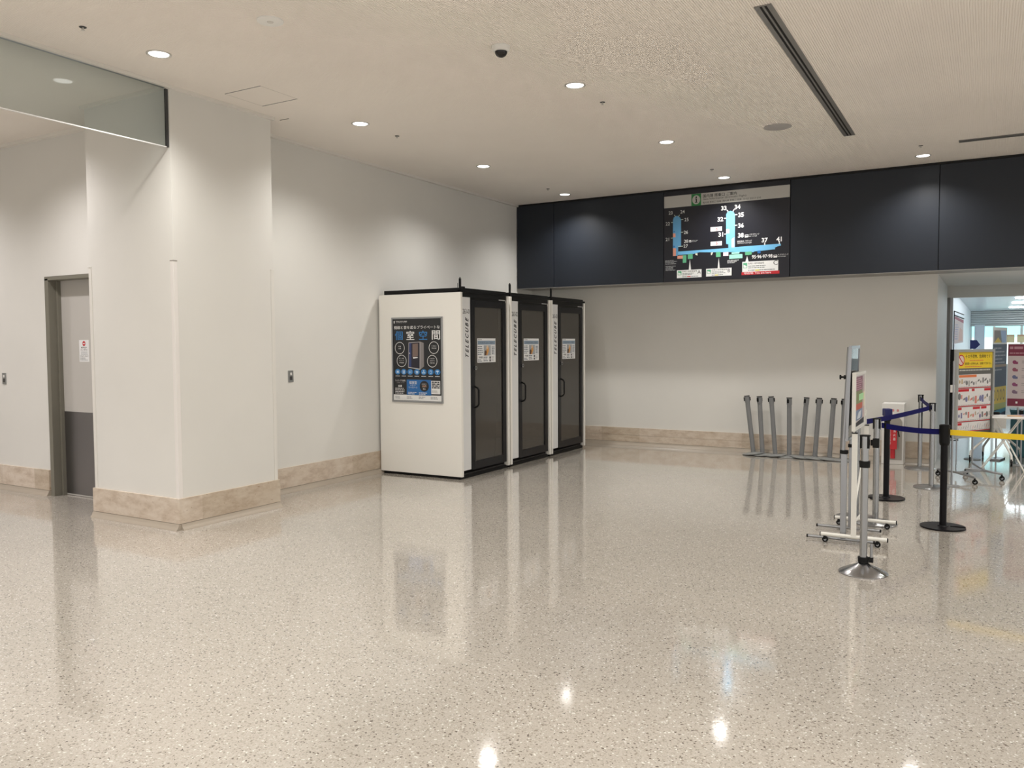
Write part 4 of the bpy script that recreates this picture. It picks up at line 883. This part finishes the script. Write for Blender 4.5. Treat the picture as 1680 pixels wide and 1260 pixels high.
for fa, fb in (((-0.47, 10.80, 0.075), (-0.085, 10.30, 0.075)), ((-0.19, 10.98, 0.075), (0.175, 10.72, 0.075))):
    k = B(); foot(k, fa, fb); k.build('foot_bar', t)
    for c_ in (fa, fb): k = B(); caster(k, c_[0], c_[1], 0.028, 0.07); k.build('caster', t)
k = B(); k.tube([(-0.275, 10.56, 0.085), (-0.01, 10.86, 0.085)], 0.012, M_ALU, 12); k.tube([(-0.275, 10.56, 0.09), loc(0.10, -0.03, 0.10)], 0.012, M_ALU, 12); k.tube([(-0.01, 10.86, 0.09), loc(0.42, -0.03, 0.10)], 0.012, M_ALU, 12); k.build('cross_bar', t)

# thin silver pole stand just behind the black post
t = thing('pole_stand', 'thin grey pole on a small round base between black post and notice board', 'pole stand', (-0.305, 10.08, 0))
k = B(); k.lathe([(0.085, 0), (0.085, 0.006), (0.02, 0.016)], (0, 0, 0), M_GREYB, 32); k.build('base', t)
k = B(); k.cyl((0, 0, 0.012), (0.0, 0, 1.36), 0.010, M_ALU, n=14); k.build('pole', t)
k = B(); k.box((-0.03, -0.006, 1.02), (0.012, 0.004, 1.10), M_WHITE); k.build('tag', t)

# folding table with crossed white legs
t = thing('folding_table', 'small white folding table with crossed legs and papers on top', 'table', (0.20, 11.42, 0))
k = B(); k.box((-0.13, -0.15, 0.655), (0.22, 0.28, 0.672), M_WHITE); k.build('table_top', t, bevel=0.003)
for y_ in (-0.02, 0.20):
    k = B(); k.tube([(-0.238, y_, 0.008), (0.175, y_, 0.655)], 0.0065, M_WTUBE, 10); k.build('leg', t)
    k = B(); k.tube([(0.215, y_, 0.008), (-0.110, y_, 0.655)], 0.0065, M_WTUBE, 10); k.build('leg', t)
for i, (x_, y_, rz, m_, lab) in enumerate([(-0.06, 0.02, 0.2, M_PAPER, 'white leaflets fanned on the left of the small folding table'), (0.10, 0.05, -0.3, pm('flyer', (0.78, 0.55, 0.36)), 'orange leaflets on the middle of the small folding table'), (0.17, 0.14, 0.5, pm('flyer2', (0.42, 0.34, 0.42)), 'purple leaflets at the right end of the small folding table')]):
    k = B()
    for j in range(4):
        R = Matrix.Rotation(rz + 0.12 * j, 3, 'Z'); k.box((-0.07, -0.05, 0.0005 + 0.003 * j), (0.07, 0.05, 0.003 + 0.003 * j), m_, R, (0, 0, 0))
    o = k.build('leaflet_stack', smooth=False); o.location = (0.20 + x_, 11.42 + y_, 0.6725); tag(o, lab, 'leaflets')
k = B(); k.box((-0.09, -0.04, 0), (0.09, 0.04, 0.035), M_BLACK); k.box((-0.07, -0.03, 0.035), (-0.02, 0.03, 0.06), M_BLACK)
o = k.build('tape_dispenser', bevel=0.006); o.location = (0.06, 11.62, 0.6725); tag(o, 'black box of supplies at the back of the small folding table', 'box')

# navy and yellow banner
C0, C1 = V((0.066, 12.30, 0)), V((0.232, 12.95, 0)); U2 = (C1 - C0).normalized(); N2 = V((U2.y, -U2.x, 0)); W2 = (C1 - C0).length
t = thing('banner_stand', 'narrow navy and yellow standing banner between the two notice boards', 'banner', tuple(C0))
def l2(u, n_, z): return U2 * u + N2 * n_ + V((0, 0, z))
k = B(); k.prism([l2(0, -0.004, 0.48), l2(W2, -0.004, 0.48), l2(W2, 0.0, 0.48), l2(0, 0.0, 0.48)], (0, 0, 1.27), M_WHITE); k.build('banner_board', t)
k = B(); k.prism([l2(W2 * 0.3, -0.06, 0), l2(W2 * 0.7, -0.06, 0), l2(W2 * 0.7, 0.06, 0), l2(W2 * 0.3, 0.06, 0)], (0, 0, 0.02), M_ALU); k.build('base', t, bevel=0.004)
k = B(); k.cyl(l2(W2 / 2, -0.02, 0.02), l2(W2 / 2, -0.02, 1.75), 0.01, M_ALU, n=10); k.build('pole', t)
P = Print(l2(0, 0.0005, 0.05), U2, (0, 0, 1)); nv = pm('banner_navy', (0.035, 0.055, 0.11))
P.rect(0, 0.45, W2, 1.03, nv, 1); P.rect(0.05, 1.50, W2 - 0.10, 0.16, pm('ban_photo', (0.22, 0.20, 0.15)), 1); P.poly([(0.05, 1.50), (W2 * 0.6, 1.50), (W2 * 0.35, 1.57)], by, 2); P.poly([(W2 * 0.5, 1.66), (W2 - 0.06, 1.66), (W2 - 0.06, 1.50), (W2 * 0.62, 1.50)], pm('ban_sky', (0.35, 0.5, 0.75)), 2)
P.bars(0.06, 1.12, W2 - 0.12, 0.33, 7, pm('ban_text', (0.40, 0.42, 0.48)), 2, seed=91, fill=0.35); P.rect(0.03, 1.18, W2 - 0.06, 0.035, pm('ban_brown', (0.35, 0.24, 0.15)), 3)
P.rect(0, 0.70, W2, 0.22, by, 2); [P.ring(0.12 + 0.145 * i_, 0.81, 0.075, 0.026, pm('ban_dk', (0.30, 0.20, 0.02)), 3, sx=0.62) for i_ in range(4)]; P.rect(0, 0.62, W2, 0.08, pm('ban_olive', (0.45, 0.48, 0.12)), 2); P.poly([(0, 0.54), (W2, 0.58), (W2, 0.63), (0, 0.60)], pm('ban_teal', (0.06, 0.28, 0.42)), 3)
P.build('banner_print', t)

# rolling board with maroon header
t = thing('notice_board', 'pale pink notice board with maroon header at the right edge', 'notice board', (0.56, 12.35, 0), 0.0)
k = B(); k.box((-0.325, 0, 0.725), (0.46, 0.02, 1.535), M_WHITE); k.build('board', t, bevel=0.002)
P = Print((-0.325, -0.0005, 0.725), (1, 0, 0), (0, 0, 1)); mr = pm('maroon', (0.24, 0.03, 0.07)); pk = pm('board_pale_pink', (0.68, 0.60, 0.61))
P.rect(0.004, 0.004, 0.777, 0.80, pk, 1); P.rect(0.004, 0.655, 0.777, 0.145, mr, 2); P.rect(0.004, 0.012, 0.777, 0.095, mr, 2)
mp_ = pm('maroon_pale', (0.55, 0.30, 0.36)); P.bars(0.02, 0.738, 0.70, 0.040, 1, mp_, 3, seed=101, fill=0.8); P.bars(0.02, 0.680, 0.24, 0.020, 1, mp_, 3, seed=102, fill=0.7); P.rect(0.095, 0.045, 0.022, 0.026, wh, 3); P.bars(0.22, 0.040, 0.30, 0.036, 1, mp_, 3, seed=103, fill=0.8)
for i, c in enumerate((pm('ic1', (0.30, 0.05, 0.14)), pm('ic2', (0.34, 0.10, 0.16)), pm('ic3', (0.16, 0.18, 0.34)), pm('ic4', (0.30, 0.08, 0.20)), pm('ic5', (0.24, 0.16, 0.24)))):
    yy = 0.575 - i * 0.095; P.ell(0.075, yy, 0.022, 0.024, c, 2); P.rect(0.083, yy - 0.024, 0.030, 0.030, c, 3); P.bars(0.155, yy - 0.020, 0.40, 0.045, 2, pm('pk_text', (0.32, 0.28, 0.30)), 2, seed=95 + i, fill=0.3)
P.build('board_print', t)
for x_ in (-0.20, 0.38):
    k = B(); k.cyl((x_, 0.035, 0.02), (x_, 0.035, 1.20), 0.010, M_ALU, n=12); k.build('leg', t)
    k = B(); k.tube([(x_, -0.22, 0.012), (x_, 0.28, 0.012)], 0.011, M_ALU, 10); k.build('foot_bar', t)
t = thing('rolling_stand', 'white stand with curved tube legs and black casters behind the crossed table legs', 'stand', (0.125, 12.35, 0))
for cx_, cy_ in ((-0.290, -0.16), (-0.145, 0.52), (0.170, -0.36), (0.285, 0.34)):
    k = B(); k.tube([(0.0, 0.0, 0.44), (cx_ * 0.45, cy_ * 0.45, 0.30), (cx_ * 0.82, cy_ * 0.82, 0.19), (cx_ * 0.97, cy_ * 0.97, 0.14), (cx_, cy_, 0.07)], 0.014, M_WTUBE, 12); k.build('leg', t)
    k = B(); caster(k, cx_, cy_, 0.034, 0.09, 'x'); k.build('caster', t)
k = B(); k.cyl((0, 0, 0.42), (0, 0, 0.50), 0.016, M_WTUBE, n=14); k.build('post', t)
k = B(); k.box((-0.07, -0.02, 0.44), (0.11, -0.008, 0.62), M_WHITE); k.build('panel', t, bevel=0.002)
# silver pole and teal bin beyond it
t = thing('pole_stand', 'silver pole with black clamp at the right edge, below the pink board', 'pole stand', (0.395, 12.10, 0))
k = B(); k.lathe([(0.10, 0), (0.10, 0.006), (0.02, 0.014)], (0, 0, 0), M_GREYB, 28); k.build('base', t)
k = B(); k.cyl((0, 0, 0.01), (0, 0, 0.72), 0.010, M_ALU, n=12); k.build('pole', t)
k = B(); k.box((-0.025, -0.02, 0.63), (0.015, 0.02, 0.70), M_RUBBER); k.build('clamp', t)
k = B(); k.box((0, 0, 0), (0.22, 0.3, 0.60), mat('teal_plastic', (0.03, 0.13, 0.16), 0.5)); k.box((-0.01, -0.01, 0.60), (0.23, 0.31, 0.64), mat('teal_plastic', (0, 0, 0)))
o = k.build('waste_bin', bevel=0.008); o.location = (0.30, 13.0, 0); tag(o, 'dark teal bin seen under the pink notice board', 'bin')
# portrait poster on a thin stand by the corrugated wall
E0, E1 = V((-0.462, 14.92, 0)), V((-0.338, 15.35, 0)); U3 = (E1 - E0).normalized(); N3 = V((U3.y, -U3.x, 0)); W3 = (E1 - E0).length
t = thing('poster_holder', 'thin black poster holder with a pale sheet by the corrugated wall', 'poster stand', tuple(E0))
def l3(u, n_, z): return U3 * u + N3 * n_ + V((0, 0, z))
k = B(); k.tube([l3(0, 0, 0.0), l3(0, 0, 2.05)], 0.007, M_BLACK, 8); k.tube([l3(0, 0, 2.05), l3(W3, 0, 2.00)], 0.008, M_BLACK, 8); k.tube([l3(0.02, 0, 1.985), l3(W3, 0, 1.935)], 0.010, M_BLACK, 8); k.tube([l3(-0.02, 0.10, 0.01), l3(0, 0, 0.02), l3(0.1, -0.10, 0.01)], 0.01, M_BLACK, 8); k.build('stand', t)
P = Print(l3(0.02, 0.002, 1.53), U3, (0, 0, 1)); pw3 = W3 - 0.03
P.poly([(0, 0), (pw3, 0.02), (pw3, 0.39), (0, 0.44)], pm('poster_pink', (0.80, 0.68, 0.67)), 0); P.poly([(0, 0.40), (pw3, 0.33), (pw3, 0.38), (0, 0.44)], pm('poster_maroon', (0.36, 0.06, 0.10)), 1)
P.poly([(pw3 * 0.45, 0.04), (pw3 * 0.92, 0.05), (pw3 * 0.9, 0.22), (pw3 * 0.6, 0.26)], pm('poster_peach', (0.80, 0.55, 0.48)), 1); P.bars(0.03, 0.06, pw3 * 0.4, 0.26, 7, pm('poster_txt', (0.55, 0.50, 0.62)), 1, seed=99); P.build('poster_sheet', t)
# blue arrow sign on a post
t = thing('arrow_sign', 'small dark blue arrow sign pointing right above the yellow header', 'sign', (-0.14, 12.5, 0))
k = B(); k.prism([(-0.055, 0, 1.47), (0.010, 0, 1.47), (0.062, 0, 1.525), (0.022, 0, 1.585), (-0.055, 0, 1.585)], (0, -0.012, 0), pm('arrow_blue', (0.02, 0.045, 0.25))); k.build('arrow_plate', t)
k = B(); k.cyl((-0.01, 0.008, 0.0), (-0.01, 0.008, 1.52), 0.007, M_ALU, n=10); k.build('post', t); k = B(); k.lathe([(0.10, 0), (0.10, 0.008), (0.01, 0.016)], (0, 0, 0), M_GREYB, 24); k.build('base', t)

# ------------------------------------------------------------------ bright hall beyond
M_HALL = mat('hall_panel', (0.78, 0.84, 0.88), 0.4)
k = B(); n = 300; vs = []; y = YIN
prof = []
for i in range(n):
    yy = YIN + 0.06 + i * (11.3 / n); prof.append((-0.50 + 0.085 * i / n + 0.016 * math.sin(i * 2 * PI / 14), yy))
for px, py_ in prof: vs += [(px, py_, 0), (px, py_, HALL_Z)]
fs = [(2 * i, 2 * i + 2, 2 * i + 3, 2 * i + 1) for i in range(n - 1)]
k.add(vs, fs, M_HALL); k.build('wall_hall_left')['kind'] = 'structure'
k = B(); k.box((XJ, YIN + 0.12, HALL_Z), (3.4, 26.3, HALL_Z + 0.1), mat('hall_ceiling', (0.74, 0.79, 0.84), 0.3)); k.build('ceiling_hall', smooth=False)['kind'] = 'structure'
solid('wall_hall_right', (3.2, YIN, 0), (3.4, 26.3, HALL_Z), M_JAMB)
k = B()
k.box((-0.5, 26.1, 0), (3.4, 26.3, 0.90), M_JAMB)
k.build('wall_hall_back', smooth=False)['kind'] = 'structure'
# roller louvres above the windows
k = B(); n = 7
for i in range(n):
    z0 = 1.965 + i * 0.060; k.cyl((-0.43, 26.0, z0 + 0.03), (3.2, 26.0, z0 + 0.03), 0.032, mat('louvre', (0.66, 0.68, 0.68), 0.25, 0.5), n=14)
o = k.build('louvre_shutter'); tag(o, 'grey horizontal louvres above the bright far windows', 'shutter')
win = thing('window_1', 'bright far windows', None, (0, 0, 0), kind='structure')
M_SKY = mat('daylight_pane', (0.8, 1.0, 1.0), 0.4, emit=1.0, ecol=(0.93, 1.0, 1.0)); M_SKY2 = mat('daylight_pane_upper', (0.5, 0.95, 1.0), 0.4, emit=0.95, ecol=(0.50, 0.95, 0.95))
k = B(); k.box((-0.43, 26.18, 0.9), (3.2, 26.2, 1.66), M_SKY); k.box((-0.43, 26.18, 1.66), (3.2, 26.2, 1.98), M_SKY2); k.build('window_pane', win, smooth=False)
k = B()
for x_ in (-0.40, 0.165, 0.80, 1.5, 2.2): k.box((x_ - 0.03, 26.05, 0.9), (x_ + 0.03, 26.17, 1.98), M_WHITE)
k.box((-0.43, 26.05, 0.88), (3.2, 26.17, 0.94), M_WHITE); k.build('window_frame', win, smooth=False)
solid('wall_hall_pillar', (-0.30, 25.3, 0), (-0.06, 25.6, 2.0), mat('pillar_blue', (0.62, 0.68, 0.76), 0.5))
for x_, lab in ((0.54, 'left of two cream notices on the far window'), (0.80, 'right of two cream notices on the far window')):
    k = B(); k.box((-0.10, -0.004, 0), (0.10, 0, 0.21), pm('cream_notice', (0.85, 0.72, 0.42))); k.box((-0.10, -0.005, 0.17), (0.10, -0.001, 0.21), pm('tan_notice', (0.70, 0.40, 0.24)))
    o = k.build('paper_notice', smooth=False); o.location = (x_, 26.04, 1.52); tag(o, lab, 'notice')
# linear lamps along the hall ceiling
for i, (y_, z_) in enumerate(((16.2, 0), (18.2, 0), (20.6, 0), (23.4, 0))):
    lab = ['first', 'second', 'third', 'last'][i] + ' white strip lamp along the ceiling of the bright hall'
    k = B(); k.box((0.45, y_ - 0.05, HALL_Z - 0.025), (2.9, y_ + 0.05, HALL_Z - 0.001), mat('strip_lamp', (0.9, 0.95, 1), 0.4, emit=30.0, ecol=(0.86, 0.95, 1.0)))
    o = k.build('strip_lamp', smooth=False); tag(o, lab, 'ceiling light', 'strip lamps in the hall')
# ------------------------------------------------------------------ world and camera
w = bpy.data.worlds.new('hall_ambient'); SC.world = w; w.use_nodes = True
bg_ = w.node_tree.nodes['Background']; bg_.inputs[0].default_value = (1.0, 0.965, 0.925, 1); bg_.inputs[1].default_value = 0.9

cam = bpy.data.cameras.new('camera'); co = bpy.data.objects.new('camera', cam); COL.objects.link(co)
yaw, pitch_, roll, fpx = 0.52325, 0.04948, -0.00596, 1350.30
F = V((-math.sin(yaw) * math.cos(pitch_), math.cos(yaw) * math.cos(pitch_), -math.sin(pitch_)))
Rt = V((math.cos(yaw), math.sin(yaw), 0)); Uc = Rt.cross(F)
Rt2 = Rt * math.cos(roll) + Uc * math.sin(roll); U2c = Uc * math.cos(roll) - Rt * math.sin(roll)
M = Matrix((( Rt2.x, U2c.x, -F.x), (Rt2.y, U2c.y, -F.y), (Rt2.z, U2c.z, -F.z)))
co.rotation_mode = 'QUATERNION'; co.rotation_quaternion = M.to_quaternion(); co.location = (0, 0, 1.58)
cam.sensor_width = 36; cam.lens = fpx * 36 / 1680; cam.clip_start = 0.05; cam.clip_end = 200
SC.camera = co
SC.view_settings.view_transform = 'Standard'; SC.view_settings.look = 'None'; SC.view_settings.gamma = 1; SC.view_settings.use_curve_mapping = False
SC.view_settings.exposure = 0.03
